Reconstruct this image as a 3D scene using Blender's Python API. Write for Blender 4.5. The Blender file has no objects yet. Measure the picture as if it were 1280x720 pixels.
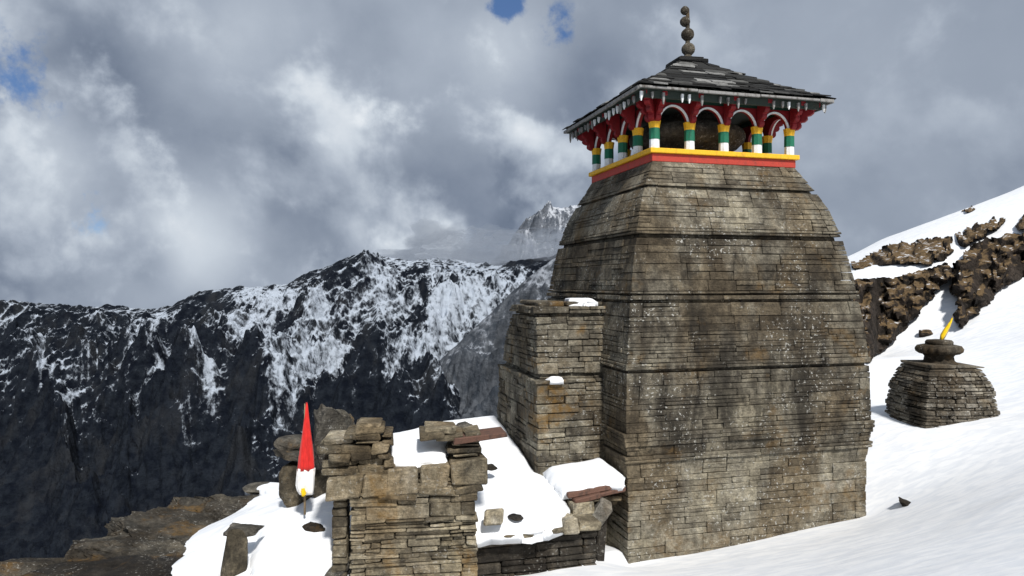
import bpy, bmesh, math, random
import numpy as np
from mathutils import Vector, Matrix, noise as mnoise

S = bpy.context.scene
COL = S.collection
R = math.radians
rnd = random.Random(7)
F = 900.0            # focal length in pixels of the 1280 wide picture
HY = 355.0           # horizon row
CZ = 5.25            # eye height above the foot of the temple

# ------------------------------------------------------------------ camera
cam = bpy.data.cameras.new('camera')
camo = bpy.data.objects.new('camera', cam)
COL.objects.link(camo)
camo.location = (0, 0, CZ)
camo.rotation_euler = (R(90), 0, 0)
cam.sensor_width = 36.0
cam.lens = 36.0 * F / 1280.0
cam.shift_y = -(360 - HY) / 1280.0
cam.clip_start = 0.1
cam.clip_end = 40000
S.camera = camo

# ------------------------------------------------------------------ world
SUN_EL, SUN_AZ = R(48), R(162)      # azimuth clockwise from +Y: behind the camera, a little to the right
W = bpy.data.worlds.new('World')
S.world = W
W.use_nodes = True


class NT:
    """small helper to write node trees"""
    def __init__(self, tree):
        self.t = tree
        tree.nodes.clear()

    def n(self, typ, ins=None, **kw):
        nd = self.t.nodes.new(typ)
        for k, v in kw.items():
            setattr(nd, k, v)
        if ins:
            for k, v in ins.items():
                self.set(nd.inputs[k], v)
        return nd

    def set(self, sock, v):
        if hasattr(v, 'is_output') or isinstance(v, bpy.types.NodeSocket):
            self.t.links.new(v, sock)
        elif isinstance(v, bpy.types.Node):
            self.t.links.new(v.outputs[0], sock)
        else:
            if isinstance(v, (tuple, list)) and len(v) == 3 and sock.type == 'RGBA':
                v = (*v, 1)
            sock.default_value = v

    def math(self, op, a, b=None, c=None, clamp=False):
        nd = self.t.nodes.new('ShaderNodeMath')
        nd.operation = op
        nd.use_clamp = clamp
        self.set(nd.inputs[0], a)
        if b is not None:
            self.set(nd.inputs[1], b)
        if c is not None:
            self.set(nd.inputs[2], c)
        return nd.outputs[0]

    def vmath(self, op, a, b=None):
        nd = self.t.nodes.new('ShaderNodeVectorMath')
        nd.operation = op
        self.set(nd.inputs[0], a)
        if b is not None:
            self.set(nd.inputs[1], b)
        return nd

    def mapr(self, v, a, b, c=0.0, d=1.0, smooth=True):
        nd = self.t.nodes.new('ShaderNodeMapRange')
        nd.interpolation_type = 'SMOOTHSTEP' if smooth else 'LINEAR'
        self.set(nd.inputs[0], v)
        for i, x in enumerate((a, b, c, d)):
            self.set(nd.inputs[1 + i], x)
        return nd.outputs[0]

    def noise(self, vec, scale, detail=4.0, rough=0.55, dist=0.0):
        nd = self.n('ShaderNodeTexNoise', {'Vector': vec, 'Scale': scale, 'Detail': detail,
                                           'Roughness': rough, 'Distortion': dist})
        return nd.outputs['Fac']

    def mix(self, f, a, b, mode='MIX'):
        nd = self.t.nodes.new('ShaderNodeMix')
        nd.data_type = 'RGBA'
        nd.blend_type = mode
        self.set(nd.inputs[0], f)
        self.set(nd.inputs[6], a)
        self.set(nd.inputs[7], b)
        return nd.outputs[2]

    def scale(self, vec, s):
        return self.vmath('MULTIPLY', vec, s).outputs[0]


w = NT(W.node_tree)
sky = w.n('ShaderNodeTexSky', sky_type='NISHITA', sun_disc=False)
sky.sun_elevation = SUN_EL
sky.sun_rotation = SUN_AZ
sky.altitude = 3600
skyc = w.scale(sky.outputs[0], (0.085, 0.085, 0.085))
dirv = w.n('ShaderNodeTexCoord').outputs['Generated']


def pdir(px, py):
    return Vector(((px - 640) / F, 1, (HY - py) / F)).normalized()


def spot(px, py, rad, soft=1.0):
    """1 in the direction of the given point, fading to 0 at angular distance rad"""
    d = w.vmath('DISTANCE', dirv, tuple(pdir(px, py))).outputs['Value']
    return w.mapr(d, rad / F, rad / F * (1 - soft), 0, 1)


def add(*a):
    o = a[0]
    for b in a[1:]:
        o = w.math('ADD', o, b)
    return o


mul = lambda a, b: w.math('MULTIPLY', a, b)
warp = w.n('ShaderNodeTexNoise', {'Vector': dirv, 'Scale': 2.2, 'Detail': 2.0})
wv = w.vmath('ADD', dirv, w.scale(w.vmath('SUBTRACT', warp.outputs['Color'], (0.5, 0.5, 0.5)).outputs[0], (0.10, 0.10, 0.10))).outputs[0]


def cumulus(shift, sc, lo, hi, detail=7):
    """one broken layer: how much of it there is, and how it is lit from above right"""
    p = w.vmath('ADD', wv, shift).outputs[0]
    n = w.noise(p, sc, detail, 0.56)
    nb = w.noise(w.vmath('ADD', p, (0.02 * 3 / sc, 0.0, 0.075 * 3 / sc)).outputs[0], sc, 4, 0.5)
    return w.mapr(n, lo, hi, 0, 1), w.math('SUBTRACT', n, nb)


# the deck is broken cumulus to the left and an even grey sheet to the right
sx_ = w.n('ShaderNodeSeparateXYZ', {'Vector': dirv}).outputs[0]
lumpy = w.mapr(sx_, -0.02, 0.28, 1.0, 0.30)
base = w.noise(wv, 2.0, 4, 0.5)
m1, r1 = cumulus((0.3, 0.2, 1.9), 2.6, 0.47, 0.60)
m2, r2 = cumulus((4.3, 1.1, 0.7), 5.2, 0.48, 0.60, 8)
fz = w.math('SUBTRACT', w.noise(wv, 16.0, 5, 0.6), 0.5)
lit1 = add(mul(r1, 1.95), 0.06)
lit2 = add(mul(r2, 1.5), 0.04)
br = add(mul(add(mul(w.math('SUBTRACT', base, 0.5), 0.35), mul(m1, lit1), mul(m2, lit2), mul(fz, 0.10)), lumpy), 0.265)
for px, py, rad, amp in [(285, 60, 130, .10), (560, 70, 150, .07), (30, 190, 130, .12), (215, 290, 120, .20), (95, 215, 100, .10), (60, 330, 200, .05), (265, 300, 90, .10),
                         (385, 320, 170, .09), (640, 180, 160, .07), (650, 60, 90, .10), (1000, 60, 260, .04), (480, 130, 160, .03), (60, 30, 110, .06),
                         (185, 325, 55, -.15), (570, 250, 130, -.08), (430, 190, 170, -.04), (170, 150, 140, -.05), (640, 290, 90, -.02), (130, 250, 60, -.10),
                         (730, 120, 110, -.07), (1130, 230, 280, .02), (1240, 80, 220, .015), (110, 60, 90, -.05), (330, 260, 90, -.04), (470, 30, 70, -.04)]:
    br = add(br, mul(spot(px, py, rad), amp))
br = w.math('MAXIMUM', br, 0.05)
br = w.math('MINIMUM', br, 0.75)
# to the right the deck is an even sheet: less relief there
tint = w.n('ShaderNodeValToRGB', {'Fac': br})
cr = tint.color_ramp
cr.elements[0].position = 0.05
cr.elements[0].color = (0.052, 0.075, 0.120, 1)
cr.elements[1].position = 0.75
cr.elements[1].color = (0.63, 0.66, 0.69, 1)
for p, c in [(0.2, (0.150, 0.182, 0.240)), (0.36, (0.285, 0.325, 0.388)), (0.52, (0.44, 0.485, 0.54))]:
    e = cr.elements.new(p)
    e.color = (*c, 1)
# holes of blue
hole = add(mul(spot(22, 112, 62), .62), mul(spot(45, 62, 66), .52), mul(spot(634, 2, 36), 1.1), mul(spot(700, 40, 52), .62), mul(spot(105, 270, 50), .45))
hole = mul(w.mapr(hole, 0.03, 0.3), w.mapr(add(hole, mul(w.math('SUBTRACT', w.noise(wv, 11.0, 7, 0.62), 0.5), 3.2)), 0.36, 0.85, 0, 0.95))
bluesky = w.mix(0.55, skyc, (0.03, 0.10, 0.28))
col = w.mix(hole, tint.outputs[0], bluesky)
bg = w.n('ShaderNodeBackground', {'Color': col, 'Strength': 1.0})
w.n('ShaderNodeOutputWorld', {'Surface': bg.outputs[0]})

# ------------------------------------------------------------------ sun
sl = bpy.data.lights.new('sun', 'SUN')
sl.energy = 3.6
sl.angle = R(5)
sl.color = (1.0, 0.965, 0.915)
suno = bpy.data.objects.new('sun', sl)
COL.objects.link(suno)
sd = Vector((math.sin(SUN_AZ) * math.cos(SUN_EL), math.cos(SUN_AZ) * math.cos(SUN_EL), math.sin(SUN_EL)))
suno.rotation_euler = sd.to_track_quat('Z', 'Y').to_euler()
suno.location = (0, -10, 60)

S.view_settings.view_transform = 'Standard'
S.view_settings.look = 'None'
S.view_settings.exposure = 0.42
S.view_settings.gamma = 1.0
S.view_settings.use_curve_mapping = False
S.cycles.max_bounces = 6
S.cycles.diffuse_bounces = 3
S.cycles.volume_bounces = 1
S.cycles.use_denoising = True
S.cycles.use_adaptive_sampling = True


# ------------------------------------------------------------------ helpers
def P(px, py, D):
    """the world point at depth D seen at picture point px, py"""
    return Vector(((px - 640) / F * D, D, CZ + (HY - py) / F * D))


def Z(py, D):
    return CZ + (HY - py) / F * D


def tag(o, label=None, cat=None, group=None, kind=None):
    if label:
        o['label'] = label
    if cat:
        o['category'] = cat
    if group:
        o['group'] = group
    if kind:
        o['kind'] = kind
    return o


def link_mesh(name, verts, faces, mat, parent=None, smooth=False, tints=None):
    me = bpy.data.meshes.new(name)
    me.from_pydata([tuple(v) for v in verts], [], faces)
    if tints is not None:
        at = me.attributes.new('tint', 'FLOAT', 'FACE')
        at.data.foreach_set('value', np.asarray(tints, dtype=np.float32))
    mats = mat if isinstance(mat, list) else [mat]
    for m in mats:
        me.materials.append(m)
    me.validate()
    me.update()
    if smooth:
        me.polygons.foreach_set('use_smooth', [True] * len(me.polygons))
    o = bpy.data.objects.new(name, me)
    COL.objects.link(o)
    if parent is not None:
        o.parent = parent
        o.matrix_parent_inverse = Matrix.Translation(-parent.location)
    return o


def thing(name, loc, label, cat, group=None):
    o = bpy.data.objects.new(name, None)
    o.empty_display_size = 0.3
    o.location = loc
    COL.objects.link(o)
    return tag(o, label, cat, group)


# vectorised gradient-free value noise (smooth), good enough for landforms
def _hash(ix, iy, iz, seed):
    h = (ix.astype(np.int64) * 374761393 + iy.astype(np.int64) * 668265263 + iz.astype(np.int64) * 2147483647 + seed * 974634757) & 0xFFFFFFFF
    h = ((h ^ (h >> 13)) * 1274126177) & 0xFFFFFFFF
    h = ((h ^ (h >> 16)) * 2246822519) & 0xFFFFFFFF
    return ((h ^ (h >> 15)) & 0xFFFFFF) / float(0xFFFFFF)


def vnoise2(x, y, seed=0):
    """gradient noise, about -1..1"""
    x0 = np.floor(x)
    y0 = np.floor(y)
    fx, fy = x - x0, y - y0
    ux = fx * fx * fx * (fx * (fx * 6 - 15) + 10)
    uy = fy * fy * fy * (fy * (fy * 6 - 15) + 10)

    def g(ix, iy, dx, dy):
        a = _hash(ix, iy, np.zeros_like(ix), seed) * 2 * np.pi
        return np.cos(a) * dx + np.sin(a) * dy
    a = g(x0, y0, fx, fy)
    b = g(x0 + 1, y0, fx - 1, fy)
    c = g(x0, y0 + 1, fx, fy - 1)
    d = g(x0 + 1, y0 + 1, fx - 1, fy - 1)
    return 1.5 * ((a + (b - a) * ux) + ((c + (d - c) * ux) - (a + (b - a) * ux)) * uy)


def fbm2(x, y, octv=5, seed=0, gain=0.5, ridged=False):
    o = np.zeros_like(x)
    amp, f, wgt = 1.0, 1.0, 1.0
    for i in range(octv):
        n = vnoise2(x * f + 17.3 * i, y * f - 9.1 * i, seed + i)
        if ridged:
            n = (1 - np.abs(n)) ** 2
            o += amp * n * wgt
            wgt = np.clip(n * 1.6, 0, 1)
        else:
            o += amp * n
        amp *= gain
        f *= 2.03
    return o


# chamfered hexahedron, the unit of all masonry -----------------------------
_CH_F = []


def _chamfer_topology():
    idx = {}
    k = 0
    for c in range(8):
        for ax in range(3):
            idx[(c, ax)] = k
            k += 1
    faces = []
    loops = [(0, 1), (1, 1), (1, 0), (0, 0)]
    for ax in range(3):
        o1, o2 = [a for a in range(3) if a != ax]
        for s in (0, 1):
            q = []
            for (p, r) in [(0, 0), (1, 0), (1, 1), (0, 1)]:
                bits = [0, 0, 0]
                bits[ax], bits[o1], bits[o2] = s, p, r
                q.append(idx[(bits[0] + 2 * bits[1] + 4 * bits[2], ax)])
            faces.append(tuple(q))
    for ax in range(3):            # edges along ax
        o1, o2 = [a for a in range(3) if a != ax]
        for p in (0, 1):
            for r in (0, 1):
                b0, b1 = [0, 0, 0], [0, 0, 0]
                b0[o1] = b1[o1] = p
                b0[o2] = b1[o2] = r
                b1[ax] = 1
                c0 = b0[0] + 2 * b0[1] + 4 * b0[2]
                c1 = b1[0] + 2 * b1[1] + 4 * b1[2]
                faces.append((idx[(c0, o1)], idx[(c1, o1)], idx[(c1, o2)], idx[(c0, o2)]))
    for c in range(8):
        faces.append((idx[(c, 0)], idx[(c, 1)], idx[(c, 2)]))
    # orient outward using the unit cube
    vs = np.array(_chamfer_verts(np.array([[c & 1, (c >> 1) & 1, (c >> 2) & 1] for c in range(8)], float), 0.1))
    out = []
    for f in faces:
        p = vs[list(f)]
        n = np.cross(p[1] - p[0], p[2] - p[0])
        if np.dot(n, p.mean(0) - 0.5) < 0:
            f = tuple(reversed(f))
        out.append(f)
    return out


def _chamfer_verts(c8, ch):
    """c8: 8x3 corners in order x + 2y + 4z"""
    res = []
    for c in range(8):
        b = [c & 1, (c >> 1) & 1, (c >> 2) & 1]
        nb = [c ^ 1, c ^ 2, c ^ 4]
        e = []
        for ax in range(3):
            d = c8[nb[ax]] - c8[c]
            L = np.linalg.norm(d)
            e.append(d / max(L, 1e-6) * min(ch, 0.35 * L))
        for ax in range(3):
            o1, o2 = [a for a in range(3) if a != ax]
            res.append(c8[c] + e[o1] + e[o2])
    return res


_CH_F = _chamfer_topology()


class Stones:
    """collects chamfered stones into one mesh"""
    def __init__(self, seed=1):
        self.v, self.f, self.t = [], [], []
        self.r = random.Random(seed)

    def hexa(self, c8, ch=0.02, tint=None, jit=0.0):
        c8 = np.array(c8, float)
        if jit:
            c8 = c8 + np.array([[self.r.uniform(-jit, jit) for _ in range(3)] for _ in range(8)])
        vs = np.array(_chamfer_verts(c8, ch))
        k = len(self.v)
        self.v.extend(vs.tolist())
        # a mirrored hexahedron needs its faces turned
        d = np.dot(np.cross(c8[1] - c8[0], c8[2] - c8[0]), c8[4] - c8[0])
        t = self.r.random() if tint is None else tint
        for f in _CH_F:
            self.f.append(tuple(k + i for i in (f if d > 0 else reversed(f))))
            self.t.append(t)

    def box(self, fr, a0, a1, b0, b1, z0, z1, ch=0.02, tint=None, jit=0.0):
        self.hexa([fr(a, b, z) for z in (z0, z1) for b in (b0, b1) for a in (a0, a1)], ch, tint, jit)

    def build(self, name, mat, parent=None):
        return link_mesh(name, self.v, self.f, mat, parent, tints=self.t)


def frame(ox, oy, ang):
    c, s = math.cos(R(ang)), math.sin(R(ang))
    return lambda a, b, z: (ox + a * c - b * s, oy + a * s + b * c, z)


def masonry(st, fr, courses, prof, lens=(0.35, 0.9), depth=0.24, gap=0.008, out_j=0.014, ch=0.016, tint=None, jit=0.004, sides='FBLR', split=(0.3, 0.45, 0.25), min_h=0.06):
    """courses: list of (z0, z1, extra_out); prof(z) -> a0, a1, b0, b1"""
    r = st.r
    for k, (z0, z1, ex) in enumerate(courses):
        p0, p1 = prof(z0), prof(z1)
        p0 = (p0[0] - ex, p0[1] + ex, p0[2] - ex, p0[3] + ex)
        p1 = (p1[0] - ex, p1[1] + ex, p1[2] - ex, p1[3] + ex)
        zz0, zz1 = z0 + gap * 0.5, z1 - gap * 0.5
        for side in sides:
            fb = side in 'FB'
            full = (k % 2 == 0) == fb
            lo0, hi0 = (p0[0], p0[1]) if fb else (p0[2], p0[3])
            lo1, hi1 = (p1[0], p1[1]) if fb else (p1[2], p1[3])
            if not full:
                lo0 += depth + gap
                lo1 += depth + gap
                hi0 -= depth + gap
                hi1 -= depth + gap
            L = hi0 - lo0
            cuts = [0.0]
            while cuts[-1] < L:
                cuts.append(cuts[-1] + r.uniform(*lens))
            if len(cuts) > 2 and L - cuts[-2] < lens[0] * 0.6:
                cuts.pop(-2)
            cuts[-1] = L
            for i in range(len(cuts) - 1):
                s0, s1 = cuts[i], cuts[i + 1]
                e0a = lo0 if i == 0 else lo0 + s0 + gap * 0.5
                e0b = lo1 if i == 0 else lo0 + s0 + gap * 0.5
                e1a = hi0 if i == len(cuts) - 2 else lo0 + s1 - gap * 0.5
                e1b = hi1 if i == len(cuts) - 2 else lo0 + s1 - gap * 0.5
                hgt = z1 - z0
                u = r.random()
                m = 1 if u < split[0] else 2 if u < split[0] + split[1] else 3
                m = max(1, min(m, int(hgt / min_h)))
                fr_ = [0.0] + sorted(q / m + r.uniform(-.14, .14) / m for q in range(1, m)) + [1.0]
                for q in range(m):
                    subs = [(0.0, 1.0)]
                    if m > 1 and (s1 - s0) > lens[0] * 1.5 and r.random() < .5:
                        x_ = r.uniform(.3, .7)
                        subs = [(0.0, x_), (x_, 1.0)]
                    g0, g1 = fr_[q], fr_[q + 1]
                    pa = [p0[n] + (p1[n] - p0[n]) * g0 for n in range(4)]
                    pb = [p0[n] + (p1[n] - p0[n]) * g1 for n in range(4)]
                    za = zz0 + (zz1 - zz0) * g0 + (gap * .5 if q else 0)
                    zb = zz0 + (zz1 - zz0) * g1 - (gap * .5 if q < m - 1 else 0)
                    for (x0_, x1_) in subs:
                        j = r.uniform(-out_j, out_j)
                        t = None if tint is None else tint(side, (s0 + s1) / 2 / L, (za + zb) / 2)
                        pts = []
                        for (zq, pp, gg) in ((za, pa, g0), (zb, pb, g1)):
                            ea_, eb_ = e0a + (e0b - e0a) * gg, e1a + (e1b - e1a) * gg
                            ea = ea_ + (eb_ - ea_) * x0_ + (gap * .5 if x0_ > 0 else 0)
                            eb = ea_ + (eb_ - ea_) * x1_ - (gap * .5 if x1_ < 1 else 0)
                            if side == 'F':
                                c_ = [(ea, pp[2] + j), (eb, pp[2] + j), (ea, pp[2] + depth), (eb, pp[2] + depth)]
                            elif side == 'B':
                                c_ = [(ea, pp[3] - depth), (eb, pp[3] - depth), (ea, pp[3] - j), (eb, pp[3] - j)]
                            elif side == 'L':
                                c_ = [(pp[0] + j, ea), (pp[0] + depth, ea), (pp[0] + j, eb), (pp[0] + depth, eb)]
                            else:
                                c_ = [(pp[1] - depth, ea), (pp[1] - j, ea), (pp[1] - depth, eb), (pp[1] - j, eb)]
                            pts += [fr(a, b, zq) for a, b in c_]
                        st.hexa(pts, ch, t, jit)


def split_courses(r, z0, z1, lo, hi):
    zs = [z0]
    while zs[-1] < z1 - lo * 0.5:
        zs.append(zs[-1] + r.uniform(lo, hi))
    k = (z1 - z0) / (zs[-1] - z0)
    zs = [z0 + (z - z0) * k for z in zs]
    return [(a, b, 0.0) for a, b in zip(zs[:-1], zs[1:])]


def prism(fr, prof, zs):
    """closed loft through rectangular rings, used as the dark core behind masonry"""
    v, f = [], []
    for z in zs:
        a0, a1, b0, b1 = prof(z)
        v += [fr(a0, b0, z), fr(a1, b0, z), fr(a1, b1, z), fr(a0, b1, z)]
    n = len(zs)
    for i in range(n - 1):
        for k in range(4):
            f.append((4 * i + k, 4 * i + (k + 1) % 4, 4 * i + 4 + (k + 1) % 4, 4 * i + 4 + k))
    f.append((3, 2, 1, 0))
    f.append((4 * n - 4, 4 * n - 3, 4 * n - 2, 4 * n - 1))
    return v, f


def lathe(profile, center, seg=24, lobes=0, lobe_amp=0.0, lean=(0, 0), wob=0.0, seed=0):
    v, f = [], []
    rr = random.Random(seed)
    n = len(profile)
    wb = [rr.uniform(-wob, wob) for _ in range(seg)]
    for i, (r, z) in enumerate(profile):
        for k in range(seg):
            a = 2 * math.pi * k / seg
            q = r * (1 + lobe_amp * math.cos(a * lobes) + wb[k])
            v.append((center[0] + q * math.cos(a) + lean[0] * z, center[1] + q * math.sin(a) + lean[1] * z, center[2] + z))
    for i in range(n - 1):
        for k in range(seg):
            f.append((i * seg + k, i * seg + (k + 1) % seg, (i + 1) * seg + (k + 1) % seg, (i + 1) * seg + k))
    f.append(tuple(range(seg - 1, -1, -1)))
    f.append(tuple((n - 1) * seg + k for k in range(seg)))
    return v, f


def rock(name, loc, size, mat, rotz=0, seed=0, cuts=14, rough=0.10, sub=4, tilt=(0, 0), parent=None, flat=None, freq=1.6):
    """angular boulder: a sphere cut by random planes, then roughened"""
    r = random.Random(seed)
    bm = bmesh.new()
    bmesh.ops.create_icosphere(bm, subdivisions=sub, radius=1)
    planes = []
    for _ in range(cuts):
        d = Vector((r.gauss(0, 1), r.gauss(0, 1), r.gauss(0, 1))).normalized()
        planes.append((d, r.uniform(0.55, 0.85)))
    if flat:
        planes.append((Vector((0.05, -0.03, 1)).normalized(), flat))
    o3 = Vector((r.uniform(-50, 50), r.uniform(-50, 50), 0))
    rot = Matrix.Rotation(R(rotz), 4, 'Z') @ Matrix.Rotation(R(tilt[0]), 4, 'X') @ Matrix.Rotation(R(tilt[1]), 4, 'Y')
    for v in bm.verts:
        p = v.co.copy()
        for d, h in planes:
            k = p.dot(d)
            if k > h:
                p -= d * (k - h)
        q = v.co * freq + o3
        p *= 1 + rough * (mnoise.fractal(q, 0.9, 2.1, 5) + 0.25 * mnoise.noise(q * 6))
        p = Vector((p.x * size[0], p.y * size[1], p.z * size[2]))
        # bedding: small horizontal steps
        p.z += 0.03 * size[2] * math.sin(p.z * 14 / max(size[2], 0.1) + 3 * mnoise.noise(q))
        v.co = rot @ p + Vector(loc)
    me = bpy.data.meshes.new(name)
    bm.to_mesh(me)
    bm.free()
    me.materials.append(mat)
    me.polygons.foreach_set('use_smooth', [True] * len(me.polygons))
    if hasattr(me, 'set_sharp_from_angle'):
        me.set_sharp_from_angle(angle=R(28))
    ob = bpy.data.objects.new(name, me)
    COL.objects.link(ob)
    if parent is not None:
        ob.parent = parent
        ob.matrix_parent_inverse = Matrix.Translation(-parent.location)
    return ob


# ------------------------------------------------------------------ materials
def new_mat(name):
    m = bpy.data.materials.new(name)
    m.use_nodes = True
    t = NT(m.node_tree)
    return m, t


def finish(t, color, rough=0.85, bump=None, bstr=0.5, bdist=0.02, spec=0.25, **kw):
    bs = t.n('ShaderNodeBsdfPrincipled', {'Base Color': color, 'Roughness': rough, 'Specular IOR Level': spec})
    for k, v in kw.items():
        t.set(bs.inputs[k], v)
    if bump is not None:
        b = t.n('ShaderNodeBump', {'Strength': bstr, 'Distance': bdist, 'Height': bump})
        t.t.links.new(b.outputs[0], bs.inputs['Normal'])
    t.n('ShaderNodeOutputMaterial', {'Surface': bs.outputs[0]})


def stone_mat(name, ramp, stain=0.6, lichen=0.5, ochre=0.3, clean_below=None, fine=1.0, stain_zone=None, val=1.0):
    m, t = new_mat(name)
    pos = t.n('ShaderNodeNewGeometry').outputs['Position']
    at = t.n('ShaderNodeAttribute', attribute_name='tint').outputs['Fac']
    nz = t.noise(pos, 2.2, 5, 0.6)
    f = t.math('ADD', t.math('MULTIPLY', at, 0.7), t.math('MULTIPLY', t.math('SUBTRACT', nz, 0.5), 1.5))
    f = t.math('ADD', f, 0.12, clamp=True)
    rp = t.n('ShaderNodeValToRGB', {'Fac': f})
    el = rp.color_ramp.elements
    el[0].position, el[0].color = ramp[0][0], (*ramp[0][1], 1)
    el[1].position, el[1].color = ramp[-1][0], (*ramp[-1][1], 1)
    for p, c in ramp[1:-1]:
        e = el.new(p)
        e.color = (*c, 1)
    col = rp.outputs[0]
    # grain
    g = t.noise(pos, 30 * fine, 5, 0.7)
    col = t.mix(1.0, col, t.mapr(g, 0.3, 0.7, 0.6, 1.3, False), 'MULTIPLY')
    mott = t.noise(pos, 9 * fine, 4, 0.65)
    col = t.mix(1.0, col, t.mapr(mott, 0.3, 0.7, 0.55, 1.35, False), 'MULTIPLY')
    lay = t.noise(t.scale(pos, (3.2, 3.2, 17.0)), 1.7, 5, 0.65, 0.6)
    col = t.mix(0.5, col, t.mapr(lay, 0.3, 0.7, 0.6, 1.35, False), 'MULTIPLY')
    wash = t.noise(t.scale(pos, (1, 1, 0.6)), 0.75, 5, 0.6, 0.3)
    col = t.mix(t.mapr(wash, 0.44, 0.62, 0, 0.62), col, t.mix(1.0, col, (0.52, 0.40, 0.26), 'MULTIPLY'))
    col = t.mix(t.mapr(wash, 0.48, 0.34, 0, 0.45), col, t.mix(1.0, col, (1.45, 1.40, 1.25), 'MULTIPLY'))
    # dark water stains, long in z
    if stain:
        sx = t.noise(t.scale(pos, (1.0, 1.0, 0.28)), 1.5, 5, 0.65, 0.4)
        sm = t.mapr(sx, 0.44, 0.66, 0, stain)
        if clean_below is not None:
            z = t.n('ShaderNodeSeparateXYZ', {'Vector': pos}).outputs[2]
            zc = t.math('ADD', z, t.math('MULTIPLY', t.math('SUBTRACT', nz, 0.5), 0.5))
            up = t.mapr(zc, clean_below - 0.15, clean_below + 0.25, 0.25, 1.0)
            if stain_zone:
                up = t.math('MULTIPLY', up, t.mapr(zc, stain_zone[0], stain_zone[1], 1.0, 0.45))
            sm = t.math('MULTIPLY', sm, up)
        col = t.mix(sm, col, (0.022, 0.019, 0.015))
        s2 = t.noise(t.scale(pos, (1, 1, 0.5)), 5.0, 4, 0.7)
        sm2 = t.mapr(s2, 0.54, 0.68, 0, stain * 0.8)
        if clean_below is not None:
            sm2 = t.math('MULTIPLY', sm2, up)
        col = t.mix(sm2, col, (0.018, 0.016, 0.013))
    if lichen:
        l = t.noise(pos, 17.0, 3, 0.65)
        big = t.noise(pos, 1.1, 2, 0.5)
        lm = t.math('MULTIPLY', t.mapr(l, 0.605, 0.65, 0, 1), t.mapr(big, 0.40, 0.58, 0, lichen))
        col = t.mix(lm, col, (0.46, 0.45, 0.41))
    if ochre:
        o = t.noise(pos, 0.9, 4, 0.6, 0.5)
        om = t.math('MULTIPLY', t.mapr(o, 0.56, 0.66, 0, ochre), t.mapr(t.noise(pos, 8, 3, 0.6), 0.4, 0.6, 0.3, 1))
        col = t.mix(om, col, (0.17, 0.095, 0.025))
    hgt = t.math('ADD', t.math('ADD', t.math('MULTIPLY', lay, 0.8), g), t.math('MULTIPLY', mott, 0.8))
    finish(t, col, 0.9, hgt, 0.9, 0.035, 0.15)
    return m


RAMP = [(0.0, (0.050, 0.043, 0.032)), (0.3, (0.122, 0.108, 0.083)), (0.6, (0.222, 0.200, 0.153)), (0.85, (0.305, 0.278, 0.215)), (1.0, (0.34, 0.32, 0.27))]
RAMP_TAN = [(0.0, (0.055, 0.047, 0.034)), (0.3, (0.17, 0.144, 0.100)), (0.6, (0.29, 0.25, 0.175)), (0.85, (0.41, 0.36, 0.265)), (1.0, (0.44, 0.40, 0.32))]
RAMP_DARK = [(0.0, (0.02, 0.018, 0.016)), (0.4, (0.05, 0.044, 0.036)), (0.75, (0.10, 0.088, 0.07)), (1.0, (0.19, 0.175, 0.15))]
RAMP_GREY = [(0.0, (0.07, 0.065, 0.056)), (0.4, (0.17, 0.158, 0.135)), (0.75, (0.28, 0.265, 0.23)), (1.0, (0.4, 0.385, 0.345))]
M_TOWER = stone_mat('temple stone', RAMP, 0.86, 0.85, 0.35, clean_below=CZ - 3.35, stain_zone=(CZ + 0.9, CZ + 1.4))
M_PORCH = stone_mat('porch stone', RAMP, 0.75, 0.6, 0.75)
M_RUIN = stone_mat('ruin stone', RAMP_TAN, 0.5, 0.35, 0.55)
M_SHED = stone_mat('shed stone', RAMP_DARK, 0.7, 0.3, 0.4)
M_SHRINE = stone_mat('shrine stone', [(0.0, (0.055, 0.047, 0.036)), (0.4, (0.135, 0.118, 0.092)), (0.75, (0.225, 0.205, 0.168)), (1.0, (0.33, 0.31, 0.265))], 0.6, 0.55, 0.25, fine=1.3)
M_ROCK = stone_mat('lichened rock', RAMP_GREY, 0.35, 0.5, 0.9)
M_BROWN = stone_mat('brown rock', [(0, (0.045, 0.041, 0.034)), (0.5, (0.135, 0.12, 0.096)), (1, (0.27, 0.245, 0.20))], 0.35, 0.4, 0.5)


def core_mat():
    m, t = new_mat('mortar shadow core')
    pos = t.n('ShaderNodeNewGeometry').outputs['Position']
    finish(t, t.mix(t.noise(pos, 6, 3), (0.015, 0.013, 0.010), (0.035, 0.03, 0.024)), 0.95)
    return m


M_CORE = core_mat()


def paint(name, c, dirt=0.4, rough=0.6, dirtc=(0.05, 0.04, 0.03)):
    m, t = new_mat(name)
    pos = t.n('ShaderNodeNewGeometry').outputs['Position']
    n = t.noise(t.scale(pos, (1, 1, 0.5)), 9, 5, 0.65)
    f = t.mapr(n, 0.48, 0.72, 0, dirt)
    g = t.noise(pos, 50, 3, 0.6)
    col = t.mix(f, c, dirtc)
    col = t.mix(1.0, col, t.mapr(g, 0.3, 0.7, 0.8, 1.15, False), 'MULTIPLY')
    finish(t, col, rough, g, 0.25, 0.004, 0.3)
    return m


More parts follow.
